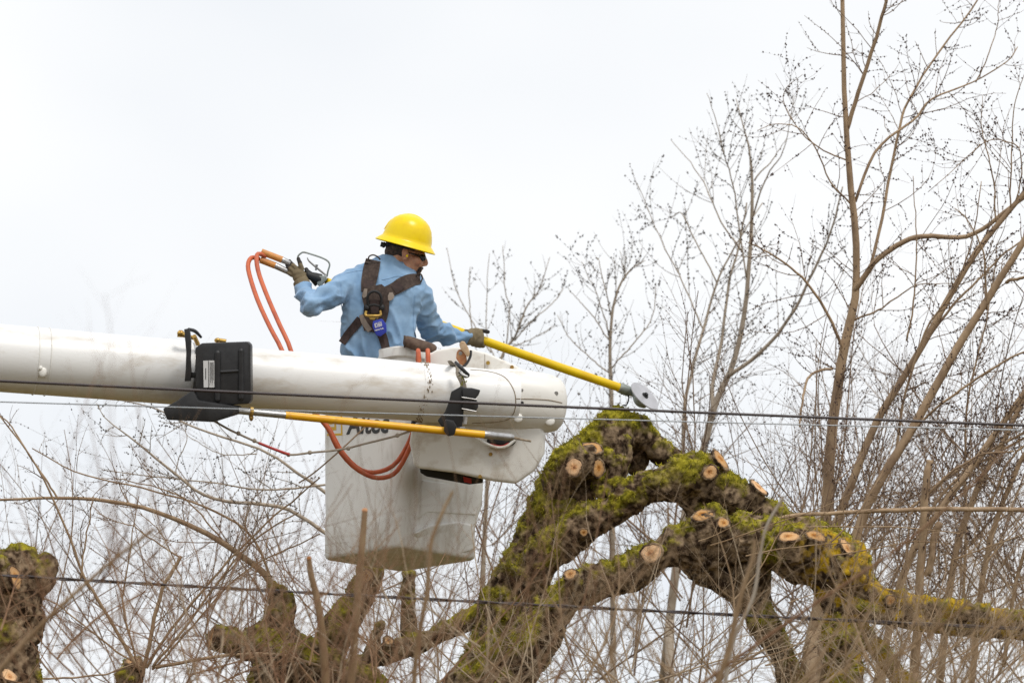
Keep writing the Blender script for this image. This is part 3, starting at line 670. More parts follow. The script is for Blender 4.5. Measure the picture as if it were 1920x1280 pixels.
mb = MB(); mb.tube([hw(.085 * math.cos(a), -.02 + .102 * math.sin(a), base - .026 - .012 * (a < -1 and a > -2.2)) for a in np.linspace(-math.pi - .5, .5, 30)], .013, 8, flat=.35); mb.ell(hw(0, -.126, base - .040), (.020, .012, .016), HM)
obj('headband', mb, M['rubber'], hat)
mb = MB(); mb.disc(hw(0, -.132, base - .040), -Fh, .014, .012, 10); obj('ratchet_knob', mb, M['rubber'], hat)
# ------------------------------------------------------------------ sunglasses
gl = empty('sunglasses', hw(0, .09, .01), 'dark wraparound sunglasses on the worker\'s face', 'sunglasses')
for s_ in (-1, 1):
    mb = MB(); mb.ell(hw(s_ * .036, .086, .008), (.032, .021, .019), HM); obj('lens', mb, M['lens'], gl)
    mb = MB(); mb.tube([hw(s_ * .060, .078, .014), hw(s_ * .074, .04, .014), hw(s_ * .080, .0, .014)], [.007, .005, .004], 8, res=10); obj('temple_arm', mb, M['lens'], gl)

# ------------------------------------------------------------------ fall-arrest harness
hn = empty('safety_harness', P(697, 590, 26.3), 'brown webbing safety harness crossed over the worker\'s back', 'harness')
s1 = strap('shoulder_strap', [(700, 487), (697, 500), (694, 515), (691, 530), (690, 548)], [14, 15, 15, 14, 13], M['strap'], hn)
s2 = strap('shoulder_strap', [(788, 523), (772, 525), (755, 532), (740, 541), (722, 549)], [9, 12, 13, 12, 11], M['strap'], hn)
strap('dark_insert', [(691.5, 525), (690, 540)], [10, 10], M['strapd'], s1, .008, .005, nv=6)
strap('dark_insert', [(753, 533), (738, 543)], [9, 9], M['strapd'], s2, .008, .005, nv=6)
strap('waist_strap', [(676, 598), (664, 613), (652, 627), (641, 643)], [8, 8, 7.5, 7], M['strapd'], hn)
strap('waist_strap', [(714, 622), (719, 636), (723, 652), (725, 668)], [9, 8.5, 8, 8], M['strapd'], hn)
pad = strap('back_pad', [(700, 536), (703, 550), (706, 570), (704, 590), (699, 608), (696, 622)], [16, 25, 24, 23, 20, 14], M['strap'], hn, .005, .010)
strap('pad_trim', [(677, 590), (683, 605), (694, 620)], [4, 5, 5], M['taupe'], pad, .014, .004, nv=10)
strap('pad_trim', [(733, 548), (733, 556), (729, 563)], [3, 6, 2], M['taupe'], pad, .014, .004, nv=10)
strap('pad_trim', [(682, 548), (683, 555), (686, 541)], [2, 4, 3], M['taupe'], pad, .014, .004, nv=10)
dd = 26.27
hd_ = np.dot(hit(bshirt, 702, 560) - CAM, FWD) - .035
mb = MB(); mb.tube([P(691 , 573, hd_), P(689, 560, hd_ - .012), P(693, 550, hd_ - .02), P(702, 546, hd_ - .022), P(711, 550, hd_ - .02), P(715, 560, hd_ - .012), P(713, 573, hd_), P(702, 571, hd_), P(691, 573, hd_)], .0075, 10, res=40); obj('d_ring', mb, M['rubber'], hn)
mb = MB(); mb.slab([(692, 562), (712, 562), (710, 588), (696, 588)], hd_ - .004, hd_ + .02); obj('ring_pad', mb, M['strapd'], hn, bevel=.004)
for x in (688, 716):
    mb = MB(); mb.ell(P(x, 576, hd_ + .004), (.016, .014, .018)); obj('pad_button', mb, M['rubber'], hn)
mb = MB(); mb.tube([P(687, 583, hd_ - .01), P(686, 591, hd_ - .015), P(700, 592, hd_ - .02), P(713, 591, hd_ - .015), P(713, 582, hd_ - .01)], [.007, .008, .008, .008, .006], 8, res=16); mb.slab([(690, 592), (711, 592), (708, 599), (694, 599)], hd_ - .02, hd_ - .008); obj('snap_hook', mb, M['brass'], hn, sharp=30)
for tpts in ([(690, 490), (692, 481), (700, 478), (709, 482), (713, 487)], [(778, 522), (783, 515), (789, 514), (792, 521), (789, 529)]):
    mb = MB(); d0 = 26.40 if tpts[0][0] < 750 else 26.42
    mb.tube([P(a, b, d0) for a, b in tpts], .008, 8, res=16, flat=.5); obj('keeper_loop', mb, M['strap'], hn)
# blue lanyard block
tg_ = empty('lanyard_pack', P(712, 630, hd_ - .03), 'small blue lanyard pack hanging from the harness ring', 'lanyard pack')
mb = MB(); mb.slab([(699, 602), (716, 597), (724, 608), (725, 622), (713, 631), (705, 628), (698, 612)], hd_ - .05, hd_ - .012); bp = obj('pack_shell', mb, M['blue'], tg_, bevel=.006)
ta = unit(P(718, 607, 26) - P(702, 611, 26)); tu = np.cross(-FWD, ta) * 1.0
tu = unit(np.cross(ta, FWD)); tu = tu if np.dot(tu, UPV) > 0 else -tu
text_part('lettering', 'DBI', P(703.5, 613, hd_ - .0508), ta, tu, .024, M['label'], bp, 0, .0006)
text_part('lettering', 'nano-lok', P(703, 620.5, hd_ - .0508), ta, tu, .014, M['label'], bp, 0, .0006)
mb = MB(); cbx = [(702.2, 606.5), (714.5, 602.8), (716.2, 610.6), (703.6, 614.6)]
for a, b in zip(cbx, cbx[1:] + cbx[:1]): mb.tube([P(*a, hd_ - .0512), P(*b, hd_ - .0512)], .0010, 4)
obj('box_outline', mb, M['label'], bp)
mb = MB(); mb.tube([P(708, 603, hd_ - .03), P(705, 597, hd_ - .02)], .006, 8); obj('pack_loop', mb, M['rubber'], tg_)
# tool roll at his hip
tr = empty('tool_pouch', P(785, 652, 26.36), 'rolled brown tool pouch at the worker\'s hip on the rim', 'pouch')
mb = MB(); mb.tube([P(757, 639, 26.20), P(763, 640, 26.2), P(785, 647, 26.22), P(808, 652, 26.24), P(816, 655, 26.25)], [.022, .032, .034, .027, .018], 16, res=20); obj('roll', mb, M['pouch'], tr)
mb = MB(); mb.tube([P(757, 640, 26.195), P(760, 640, 26.195)], .034, 16); obj('roll_end', mb, M['strap'], tr)

# ================================================================== POLE SAW
def polP(x): 
    t_ = (x - 600) / 590.0
    return P(x, 524 + t_ * 212 + 4 * math.sin(t_ * math.pi), 26.52 + .72 * t_)
saw = empty('pole_saw', polP(893), 'hydraulic pole saw with yellow pole and round blade held by the worker', 'pole saw')
mb = MB(); mb.tube([polP(x) for x in np.linspace(612, 1166, 24)], PX(8.3, 26.8), 20); obj('pole', mb, M['yellow'], saw)
mb = MB(); mb.tube([polP(1160), polP(1166), polP(1172), polP(1188)], [PX(9.5, 27.2), PX(10, 27.2), PX(9.5, 27.2), PX(8, 27.2)], 16)
for k in range(4): mb.ell(polP(1166 + k * 4) - UPV * .028, (.008, .010, .008), n=8, m=6)
sh = obj('saw_head', mb, M['sawgrey'], saw)
bcn = P(1208, 743, 27.18); bn_ = unit(RGT * .64 + UPV * .66 - FWD * .40); 
mb = MB(); mb.disc(bcn, bn_, PX(33, 27.2), .006, 44); blade = obj('blade', mb, M['blade'], saw, sharp=30)
mb = MB(); mb.disc(bcn + bn_ * .006, bn_, .020, .006, 20); mb.disc(bcn + bn_ * .012, bn_, .012, .012, 6); obj('arbor_nut', mb, M['rubber'], blade)
mb = MB(); mb.tube([bcn - bn_ * .001, bcn - bn_ * .045, bcn - bn_ * .06], [.055, .050, .03], 18); mb.tube([polP(1188), bcn - bn_ * .03], .024, 12); obj('gear_case', mb, M['sawgrey'], saw)
mb = MB(); mb.tube([P(1179, 741, 27.2), P(1178, 752, 27.2), P(1174, 759, 27.2), P(1168, 759, 27.2)], .004, 6, res=12); obj('hook', mb, M['rubber'], saw)
# trigger handle
mb = MB(); mb.tube([polP(575), polP(590), polP(600)], [.018, .028, .032], 14); mb.tube([P(572, 507, 26.53), P(588, 521, 26.53), P(597, 532, 26.53)], [.016, .024, .024], 12); obj('grip', mb, M['rubber'], saw)
mb = MB(); mb.slab([(595, 516), (611, 517), (613, 524), (600, 538), (594, 533)], 26.49, 26.56); obj('valve_block', mb, M['sawgrey'], saw, bevel=.006)
mb = MB(); gp = [(558, 486), (559, 480), (564, 475), (570, 473), (585, 477), (605, 484), (615, 490), (618, 497), (615, 508), (613, 519)]
mb.tube([P(a, b, 26.53) for a, b in gp], .0048, 8, res=50); obj('trigger_guard', mb, M['sawgrey'], saw)
mb = MB(); mb.tube([P(576, 483, 26.53), P(580, 490, 26.53), P(594, 502, 26.53), P(611, 516, 26.53)], [.003, .005, .006, .006], 8, res=16); mb.tube([P(594, 496, 26.53), P(592, 507, 26.53)], [.008, .005], 8); obj('trigger', mb, M['steel'], saw)
for a, b, c_, e in (((490, 472), (529, 487), (538, 491), (548, 497)), ((488, 487), (516, 498), (535, 507), (548, 513))):
    mb = MB(); mb.tube([P(*a, 26.5), P(*b, 26.5)], PX(6.3), 14); fs = obj('hose_sleeve', mb, M['sleeve'], saw)
    mb = MB(); mb.tube([P(*b, 26.5), P(*c_, 26.5), P(*e, 26.51)], [PX(6), PX(5.6), PX(5)], 14); obj('coupling', mb, M['steel'], fs)

# ================================================================== OVERHEAD WIRES
def wire(name, a, b, d0, d1, rpx, m_, label, sag=0, twist=False):
    p0 = P(*a, d0); p1 = P(*b, d1); t = np.linspace(-1.2, 2.2, 120)[:, None]; q = p0 * (1 - t) + p1 * t; q[:, 2] += (sag * (t * (t - 1)))[:, 0]
    mb = MB()
    if twist:
        t2 = np.linspace(-1.2, 2.2, 1500)[:, None]; q = p0 * (1 - t2) + p1 * t2; q[:, 2] += (sag * (t2 * (t2 - 1)))[:, 0]; L_ = t2[:, 0] * np.linalg.norm(p1 - p0)
        for s_ in (0, math.pi):
            off = np.stack([0 * L_, np.cos(L_ * 16 + s_), np.sin(L_ * 16 + s_)], 1) * PX(rpx * .55, d0); mb.tube(q + off, PX(rpx * .62, d0), 6)
    else: mb.tube(q, PX(rpx, d0), 8)
    o = obj(name, mb, m_, org=P(*a, d0)); tag(o, label, 'wire'); return o
wire('power_line', (0, 714), (1920, 797), 23.2, 23.6, 2.7, M['wire'], 'dark sheathed wire crossing the middle of the white boom', .03)
wire('power_line', (0, 753), (1920, 806), 23.0, 23.3, 1.25, M['wiregrey'], 'thin pale grey wire passing just above the amber rod', .02)
wire('power_line', (0, 1078), (1920, 1178), 22.6, 23.0, 3.1, M['wire'], 'dark twisted cable running below the bucket through the twigs', .03, True)

# ================================================================== MOSSY POLLARD TREES
def wood(name, label, limbs, stubs, voxel=.011, moss=1.0, lichen=None, seed=1, cat='tree', ground=None, group=None, tufts=9000):
    """limbs: polylines of (px, py, depth, radius px); stubs: (px,py,depth, facing, radius px, length m)"""
    rg = np.random.default_rng(seed); mb = MB(); S_, T_, RR_ = [], [], []
    def addl(p, r, n=None):
        n = n or max(8, int(len(p) * 7)); q = smooth_path(np.hstack([p, r[:, None] * .93]), n); kk = np.linspace(0, len(p) * 1.7, n)
        kn = np.stack([vnoise(np.stack([kk, kk * 0 + 5 * j_, kk * 0 + len(S_) * 3.3], 1), seed + j_) for j_ in range(4)], 1); kn *= np.minimum(1, np.minimum(np.arange(n), np.arange(n)[::-1]) / 3.0)[:, None]
        q[:, :3] += kn[:, :3] * q[:, 3:4] * .22; q[:, 3] *= 1 + .16 * kn[:, 3]; mb.tube(q[:, :3], np.maximum(q[:, 3], .004), 20)
        S_.append(q[:, :3]); T_.append(unit(np.gradient(q[:, :3], axis=0))); RR_.append(q[:, 3])
        for e in (0, -1): mb.ell(q[e, :3], np.ones(3) * q[e, 3] * .97, n=14, m=8)
    for l in limbs:
        p = np.array([P(a, b, d) for a, b, d, r in l]); r = np.array([PX(r_, d) for a, b, d, r_ in l]); addl(p, r)
    gp = None
    if ground:
        a = P(*ground[:3]); gp = np.array([a[0] + ground[4], a[1], -.1]); r0 = PX(ground[3], ground[2])
        addl(np.array([a, (a * 2 + gp) / 3, (a + gp * 2) / 3, gp]), np.array([r0, r0 * 1.15, r0 * 1.25, r0 * 1.6]), 30)
    cuts = []
    for (a, b, d, nv_, r, ln) in stubs:
        nv_ = unit(RGT * nv_[0] + UPV * nv_[1] - FWD * nv_[2]); e = P(a, b, d) + nv_ * .022; ln = ln + .03; r_ = PX(r * .88, d)
        mb.tube([e - nv_ * ln, e - nv_ * ln * .4, e], [r_ * 1.35, r_ * 1.12, r_ * 1.08], 16); cuts.append((e, nv_, r_))
        S_.append(np.array([e - nv_ * ln, e])); T_.append(np.array([nv_, nv_])); RR_.append(np.array([r_, r_]))
    me = remesh(mb, voxel, 2); v = get_v(me); n_ = get_n(me)
    from mathutils.kdtree import KDTree
    SS, TT, R2 = np.vstack(S_), np.vstack(T_), np.concatenate(RR_); kd = KDTree(len(SS))
    for i, p in enumerate(SS): kd.insert(p, i)
    kd.balance(); ix = np.array([kd.find(Vector(p))[1] for p in v]); t = TT[ix]
    along = np.sum(v * t, 1); perp = v - t * along[:, None]
    q = perp * 26 + t * (along * 5)[:, None]; fur = 1 - np.abs(fbm(q, seed, 3)) * 2.4
    big = fbm(v * 6, seed + 7, 2); amp = np.clip(R2[ix] / .13, .25, 1.1)
    dcut = np.ones(len(v)) * 9
    for e, nv_, r_ in cuts:
        ax_ = (v - e) @ nv_; rad = np.linalg.norm((v - e) - ax_[:, None] * nv_, axis=1); dcut = np.minimum(dcut, np.where((rad < r_ * 1.35), np.abs(ax_), 9))
    keep = np.clip((dcut - .008) / .03, .0, 1)
    upn = n_ @ np.array([0, 0, 1.0])
    ms = np.clip((fbm(v * 5, seed + 3, 3) * 1.3 + upn * .75 - n_[:, 1] * .12 - .10 + (moss - 1)) * 2.4, 0, 1) * (1 if moss > 0 else 0)
    ms = ms * np.clip(fbm(v * 17, seed + 9, 3) * 4 + .9, 0, 1)
    ms = ms * np.clip((dcut - .015) / .03, 0, 1)
    v2 = v + n_ * ((fur * .021 * amp + big * .027 * amp) * keep + ms * (.004 + .024 * np.clip(fbm(v * 22, seed + 5, 2) + .35, 0, 1)))[:, None]
    set_v(me, v2)
    set_attr(me, 'moss', ms)
    li = np.zeros(len(v))
    if lichen is not None:
        px = 960 + K * ((v - CAM) @ RGT) / ((v - CAM) @ FWD)
        li = np.clip((fbm(v * 24, seed + 21, 4) * 2.2 + lichen[2] - .10 + .25 * upn) * 3, 0, 1) * np.clip((px - lichen[0]) / lichen[1], 0, 1)
    set_attr(me, 'lichen', li)
    base_ = gp if gp is not None else SS[0]; base_ = np.array(base_, float); base_[2] = max(base_[2], 0)
    root = empty(name, base_, label, cat, group); tr_ = link('trunk', me, M['bark'], root)
    for e, nv_, r_ in cuts:
        ref_ = np.array([0, 0, 1.0]) if abs(nv_[2]) < .9 else np.array([1.0, 0, 0]); a_ = unit(np.cross(nv_, ref_)); b_ = np.cross(nv_, a_); th_ = np.linspace(0, 2 * math.pi, 28, endpoint=False)
        wob = 1 + .09 * np.sin(2 * th_ + rg.random() * 6) + .06 * np.sin(3 * th_ + rg.random() * 6) + .035 * rg.normal(0, 1, 28); off_ = rg.normal(0, .13, 2) * r_; mb = MB(); rgs = []; rv_ = []
        for f_, h_ in ((1.0, -.014), (1.0, .003), (.93, .006), (.7, .005), (.45, .006), (.2, .005), (.03, .005)):
            rgs.append(e + nv_ * (h_ + .0015 * rg.normal(0, 1, 28)[:, None]) + (r_ * 1.03 * f_ * (1 + (wob - 1) * f_))[:, None] * (np.cos(th_)[:, None] * a_ + np.sin(th_)[:, None] * b_) + (1 - f_) * (off_[0] * a_ + off_[1] * b_)); rv_ += [f_] * 28
        mb.loft(rgs); me2 = fast_mesh('cut_face', mb.verts(), mb.f); set_attr(me2, 'ring', np.array(rv_)); link('cut_face', me2, M['cut'], root)
        mb = MB(); lip = e + nv_ * (-.004 + .005 * rg.random(28)[:, None]) + (r_ * 1.12 * wob)[:, None] * (np.cos(th_)[:, None] * a_ + np.sin(th_)[:, None] * b_); lip = np.vstack([lip, lip[:1]])
        mb.tube(lip, np.append(q0 := .005 + .005 * rg.random(28), q0[0]), 6, caps=False); me2 = fast_mesh('bark_lip', mb.verts(), mb.f); set_attr(me2, 'moss', np.zeros(len(me2.vertices))); set_attr(me2, 'lichen', np.zeros(len(me2.vertices))); link('bark_lip', me2, M['bark'], root)
    if tufts:
        n2 = get_n(me); cand = np.where((ms > .45))[0]
        if len(cand):
            o_ = WORG[tr_]; vv = get_v(me); k = rg.choice(cand, tufts); p = vv[k] + o_ + rg.normal(0, .006, (tufts, 3)); d = unit(n2[k] + rg.normal(0, .55, (tufts, 3)) + [0, 0, -.15]); ln = rg.uniform(.008, .024, tufts)[:, None]
            sd_ = unit(np.cross(d, rg.normal(0, 1, (tufts, 3)))) * rg.uniform(.0018, .004, tufts)[:, None]
            p = p - n2[k] * .004; V = np.stack([p - sd_, p + sd_, p + d * ln], 1).reshape(-1, 3)
            o = link('moss', fast_mesh('moss', V, tris=np.arange(len(V)).reshape(-1, 3)), M['moss'], root, smooth=False); tag(o, kind='stuff')
    return root
wood('pollard_tree', 'thick mossy pollarded tree with peaked top under the saw blade',
     [[(885, 1300, 27.2, 58), (930, 1180, 27.2, 53), (985, 1060, 27.2, 49), (1035, 960, 27.2, 47), (1078, 900, 27.2, 46), (1122, 842, 27.2, 47), (1152, 808, 27.2, 41), (1180, 790, 27.22, 18)],
      [(1158, 830, 27.08, 11), (1166, 880, 27.04, 9), (1150, 920, 27.0, 8)], [(1140, 850, 27.06, 10), (1150, 890, 27.0, 9), (1128, 930, 26.98, 9)],
      [(1180, 815, 27.36, 28), (1196, 855, 27.38, 22), (1188, 880, 27.4, 12)],
      [(1176, 822, 27.05, 5), (1180, 850, 27.02, 6), (1172, 885, 27.0, 4)], [(1160, 860, 27.02, 6), (1158, 895, 26.98, 7), (1140, 925, 26.96, 5)],
      [(1165, 804, 27.24, 38), (1205, 818, 27.3, 24), (1235, 845, 27.35, 22), (1270, 872, 27.4, 24), (1320, 905, 27.45, 26)],
      [(1140, 830, 27.2, 36), (1150, 870, 27.16, 26), (1130, 910, 27.1, 26)],
      [(990, 1085, 27.1, 40), (1045, 1025, 27.0, 34), (1100, 985, 26.95, 33), (1165, 946, 26.92, 32), (1205, 918, 26.92, 34), (1240, 908, 26.92, 33), (1290, 895, 26.94, 40), (1335, 900, 26.98, 36), (1395, 942, 27.0, 32), (1440, 968, 27.05, 28), (1500, 990, 27.1, 22), (1580, 1015, 27.2, 18)],
      [(1290, 920, 27.0, 28), (1320, 970, 27.05, 28), (1360, 1010, 27.1, 26)],
      [(1050, 905, 27.1, 34), (1078, 868, 27.02, 34), (1105, 862, 27.02, 30)]],
     [(1077, 876, 26.93, (-.15, .1, 1), 17, .16), (1117, 878, 26.95, (.62, .05, .75), 16, .12), (1110, 846, 27.0, (.1, .85, .5), 20, .12),
      (1331, 886, 26.84, (.05, .1, 1), 14, .14), (1345, 866, 26.93, (.75, .62, .35), 21, .12), (1418, 920, 26.95, (.6, .75, .25), 20, .10), (1096, 999, 26.80, (-.2, .2, 1), 8, .08)],
     voxel=.009, moss=1.18, seed=4, ground=(885, 1300, 27.2, 58, -.5), tufts=30000)
wood('pollard_tree', 'gnarled low pollard with sawn knuckles, moss and yellow lichen',
     [[(950, 1310, 26.5, 34), (1005, 1215, 26.5, 38), (1052, 1130, 26.5, 40), (1110, 1090, 26.5, 32), (1160, 1078, 26.5, 33), (1200, 1060, 26.5, 31), (1270, 1035, 26.5, 35), (1340, 1022, 26.5, 46), (1430, 1022, 26.45, 45), (1515, 1042, 26.4, 50), (1570, 1060, 26.4, 42), (1612, 1100, 26.4, 26), (1680, 1130, 26.35, 21), (1760, 1146, 26.3, 19), (1900, 1158, 26.25, 16), (2010, 1165, 26.2, 15)],
      [(1530, 1060, 26.4, 36), (1562, 1130, 26.4, 28), (1580, 1220, 26.4, 31), (1590, 1310, 26.4, 33)],
      [(1575, 1125, 26.38, 20), (1640, 1150, 26.33, 18), (1740, 1165, 26.3, 18), (1860, 1180, 26.3, 16), (1990, 1195, 26.3, 15)],
      [(1590, 1160, 26.42, 16), (1650, 1225, 26.45, 15), (1715, 1310, 26.5, 15)],
      [(1400, 1060, 26.5, 36), (1420, 1140, 26.55, 28), (1462, 1220, 26.6, 24), (1490, 1310, 26.6, 25)],
      [(1300, 1050, 26.55, 30), (1360, 1095, 26.55, 26), (1400, 1130, 26.55, 24)],
      [(1560, 1050, 26.36, 46), (1595, 1075, 26.36, 40)],
      [(1310, 1010, 26.45, 36), (1335, 985, 26.45, 34)], [(1490, 1030, 26.35, 40), (1530, 1030, 26.35, 38)]],
     [(1222, 1038, 26.34, (-.15, .15, 1), 20, .16), (1072, 1082, 26.40, (-.3, .75, .6), 14, .10), (1318, 973, 26.40, (-.1, .9, .42), 22, .10), (1355, 986, 26.33, (.1, .75, .65), 13, .10),
      (1480, 1013, 26.25, (-.1, .88, .45), 20, .1), (1528, 1012, 26.27, (.15, .9, .4), 20, .1), (1582, 1030, 26.27, (.65, .6, .45), 18, .12), (1668, 1126, 26.24, (.1, .2, 1), 10, .08)],
     voxel=.009, moss=1.2, lichen=(1480, 60, .17), seed=11, ground=(1590, 1310, 26.4, 34, .2), tufts=18000)
wood('tree_stump', 'tall mossy stump with a broken flat top at the end of the twisted cable',
     [[(5, 1320, 25.2, 70), (5, 1200, 25.2, 64), (8, 1120, 25.2, 62), (25, 1080, 25.2, 50), (42, 1068, 25.2, 38)], [(40, 1100, 25.2, 32), (80, 1072, 25.2, 26), (90, 1056, 25.2, 19)], [(-20, 1100, 25.1, 50), (-5, 1075, 25.05, 36)]],
     [(22, 1085, 24.99, (.85, .3, .35), 22, .12), (12, 1270, 24.96, (.6, .5, .6), 16, .08)], moss=.9, seed=21, ground=(5, 1320, 25.2, 70, 0), tufts=5000, voxel=.012)
wood('pollard_tree', 'low mossy hump of a pollard beneath the bucket\'s outer corner',
     [[(410, 1198, 27, 24), (460, 1205, 27, 28), (520, 1212, 27, 34), (580, 1235, 27, 32), (640, 1265, 27, 27), (700, 1290, 27, 28)], [(510, 1190, 27, 36), (528, 1150, 27, 26), (526, 1122, 27, 20), (512, 1105, 27, 13)], [(520, 1215, 27, 55), (545, 1320, 27, 70)]],
     [(404, 1197, 26.92, (-.9, .2, .25), 20, .1)], moss=1.15, seed=31, ground=(545, 1310, 27, 70, 0), tufts=6000, voxel=.012)
wood('pollard_tree', 'leaning dark limb with one sawn top right under the bucket floor',
     [[(600, 1260, 27.4, 28), (630, 1195, 27.4, 28), (660, 1140, 27.4, 26), (685, 1100, 27.4, 25), (700, 1075, 27.4, 21)], [(600, 1260, 27.4, 36), (612, 1320, 27.4, 40)], [(690, 1240, 27.3, 16), (760, 1215, 27.3, 17), (830, 1185, 27.3, 16), (905, 1150, 27.3, 18)], [(605, 1285, 27.4, 28), (690, 1240, 27.3, 17)], [(695, 1225, 27.3, 14), (712, 1175, 27.3, 9)], [(770, 1215, 27.35, 18), (762, 1150, 27.4, 15), (768, 1080, 27.4, 12)]],
     [(688, 1082, 27.25, (-.15, .3, .9), 13, .08), (727, 1205, 27.2, (.2, .6, .7), 10, .07)], moss=1.1, seed=41, ground=(612, 1310, 27.4, 40, 0), tufts=3000, voxel=.012)
wood('tree_stump', 'small dark cut stump where thin shoots fan out beside the twisted cable',
     [[(245, 1275, 27.0, 26), (252, 1252, 27.0, 22)], [(245, 1275, 27.0, 26), (240, 1330, 27, 30)]], [(250, 1247, 26.97, (.1, .9, .4), 16, .05)], moss=.7, seed=51, ground=(240, 1320, 27, 30, 0), tufts=600, voxel=.012)

# ================================================================== BARE TREES AND TWIGS
def tubes_batch(paths, rad, sides=4):
    """paths (N,n,3), rad (N,n) -> verts, quads"""
    N_, n = paths.shape[:2]; t = unit(np.gradient(paths, axis=1)); ref = unit(np.stack([t[:, :, 1], -t[:, :, 0] + .01, 0 * t[:, :, 0] + .3], -1))
    a = unit(np.cross(t, ref)); b = np.cross(t, a); th = np.linspace(0, 2 * math.pi, sides, endpoint=False)
    v = paths[:, :, None] + rad[:, :, None, None] * (np.cos(th)[:, None] * a[:, :, None] + np.sin(th)[:, None] * b[:, :, None])
    k = np.arange(n - 1)[:, None]; j = np.arange(sides)[None]; q = np.stack([k * sides + j, k * sides + (j + 1) % sides, (k + 1) * sides + (j + 1) % sides, (k + 1) * sides + j], -1).reshape(-1, 4)
    Q = (q[None] + (np.arange(N_) * n * sides)[:, None, None]).reshape(-1, 4); return v.reshape(-1, 3), Q
def sample(paths, rad, per_m, rg, t0=.1, t1=1.0):
    """random points along batches of paths, with tangent and radius"""
    seg = np.linalg.norm(np.diff(paths, axis=1), axis=2); Ls = seg.sum(1); n = rg.poisson(Ls * per_m); ix = np.repeat(np.arange(len(paths)), n)
    u = rg.uniform(t0, t1, len(ix)) * (paths.shape[1] - 1); k = np.minimum(u.astype(int), paths.shape[1] - 2); f = (u - k)[:, None]
    p = paths[ix, k] * (1 - f) + paths[ix, k + 1] * f; tg = unit(paths[ix, k + 1] - paths[ix, k]); r = rad[ix, k]; return p, tg, r, u / (paths.shape[1] - 1)
def grow(p, tg, ln, rg, ang=(30, 65), steps=6, curl=.18, up=.06, flatten=1.0):
    n = len(p); th = np.radians(rg.uniform(*ang, n))[:, None]; rv = rg.normal(0, 1, (n, 3)); rv[:, 1] *= flatten; pr = unit(rv - tg * np.sum(rv * tg, 1)[:, None]); d = tg * np.cos(th) + pr * np.sin(th)
    out = [p]; bend = rg.normal(0, curl * .6, (n, 3))
    for k in range(steps):
        d = unit(d + bend * .5 + rg.normal(0, curl * .5, (n, 3)) + np.array([0, 0, up])); out.append(out[-1] + d * (ln / steps)[:, None])
    return np.stack(out, 1)
OCT = np.array([(1, 0, 0), (-1, 0, 0), (0, 1, 0), (0, -1, 0), (0, 0, 1.35), (0, 0, -1.1)]); OF = np.array([(0, 2, 4), (2, 1, 4), (1, 3, 4), (3, 0, 4), (2, 0, 5), (1, 2, 5), (3, 1, 5), (0, 3, 5)])
def buds_mesh(p, size):
    V = (p[:, None] + OCT[None] * size[:, None, None]).reshape(-1, 3); T = (OF[None] + (np.arange(len(p)) * 6)[:, None, None]).reshape(-1, 3); return V, T
def bare_tree(name, label, stems, seed, l1=7, l2=6, len1=(.25, .8), len2=(.06, .25), bud=22, budsize=.0065, mats=('stem', 'twig', 'bud'), ground=None, up=.07, cat='tree', group=None, tw_r=.0035, parts=True, curl=.18, ang=(30, 65), t0=.12, flatten=1.0, rs=.68):
    """stems: list of polylines of (px,py,depth,radius px); twigs and buds grow from them"""
    rg = np.random.default_rng(seed); PT, RD = [], []
    for l in stems:
        q = smooth_path(np.array([[*P(a, b, d), PX(r * rs, d)] for a, b, d, r in l]), 24); jit = np.cumsum(rg.normal(0, .0028, (24, 3)), 0); jit -= np.linspace(0, 1, 24)[:, None] * jit[-1]
        PT.append(q[:, :3] + jit); RD.append(np.maximum(q[:, 3], .0012))
    PT, RD = np.array(PT), np.array(RD)
    base_ = PT[0, 0].copy()
    mb = MB()
    for p, r in zip(PT, RD): mb.tube(p, r, 10 if r[0] > .02 else 7)
    if ground is not None:
        gp = np.array([base_[0] + ground, base_[1], -.1]); r0 = RD[0, 0]; mb.tube(np.linspace(PT[0, 1], gp, 12), np.linspace(r0, r0 * 1.8, 12), 10); base_ = gp.copy(); base_[2] = 0
    root = empty(name, base_, label, cat, group)
    link('trunk', fast_mesh('trunk', mb.verts(), mb.f), M[mats[0]], root)
    p, tg, r, u = sample(PT, RD, l1, rg, t0, .98); ln = rg.uniform(*len1, len(p)) * (1.15 - .8 * u)
    A = grow(p, tg, ln, rg, ang, 7, curl, up, flatten); rA = np.minimum(tw_r, r * .6)[:, None] * np.linspace(1, .35, 8)[None]
    p, tg, r, u = sample(A, rA, l2, rg, .12, 1.0); ln = rg.uniform(*len2, len(p))
    B = grow(p, tg, ln, rg, (35, 75), 4, curl * 1.2, up * .8); rB = np.minimum(tw_r * .6, r * .7)[:, None] * np.linspace(1, .45, 5)[None]
    v1, q1 = tubes_batch(A, rA, 4); v2, q2 = tubes_batch(B, rB, 3); V = [v1, v2]; Q = np.vstack([q1, q2 + len(v1)])
    link('crown', fast_mesh('crown', np.vstack(V), quads=Q), M[mats[1]], root)
    if bud:
        pts = []
        for PA, RA_, f in ((A, rA, .75), (B, rB, 1.2), (PT[:, 10:], RD[:, 10:], .25)):
            pp, tt, r_, _ = sample(PA, RA_, bud * f, rg, .1, 1.0); pts.append(pp + unit(np.cross(tt, rg.normal(0, 1, pp.shape))) * (r_[:, None] + budsize * .5))
        pts = np.vstack(pts); bv, bt = buds_mesh(pts, rg.uniform(.5, 1.1, len(pts)) * budsize * .9)
        o = link('buds', fast_mesh('buds', bv, tris=bt), M[mats[2]], root, smooth=False); tag(o, kind='stuff')
    return root
def lift(l, d, r0, r1):
    n = len(l); return [(a, b, d if np.isscalar(d) else d[0] + (d[1] - d[0]) * k / (n - 1), r0 + (r1 - r0) * k / (n - 1)) for k, (a, b) in enumerate(l)]
FAR = ('stemgrey', 'twigfar', 'budfar')
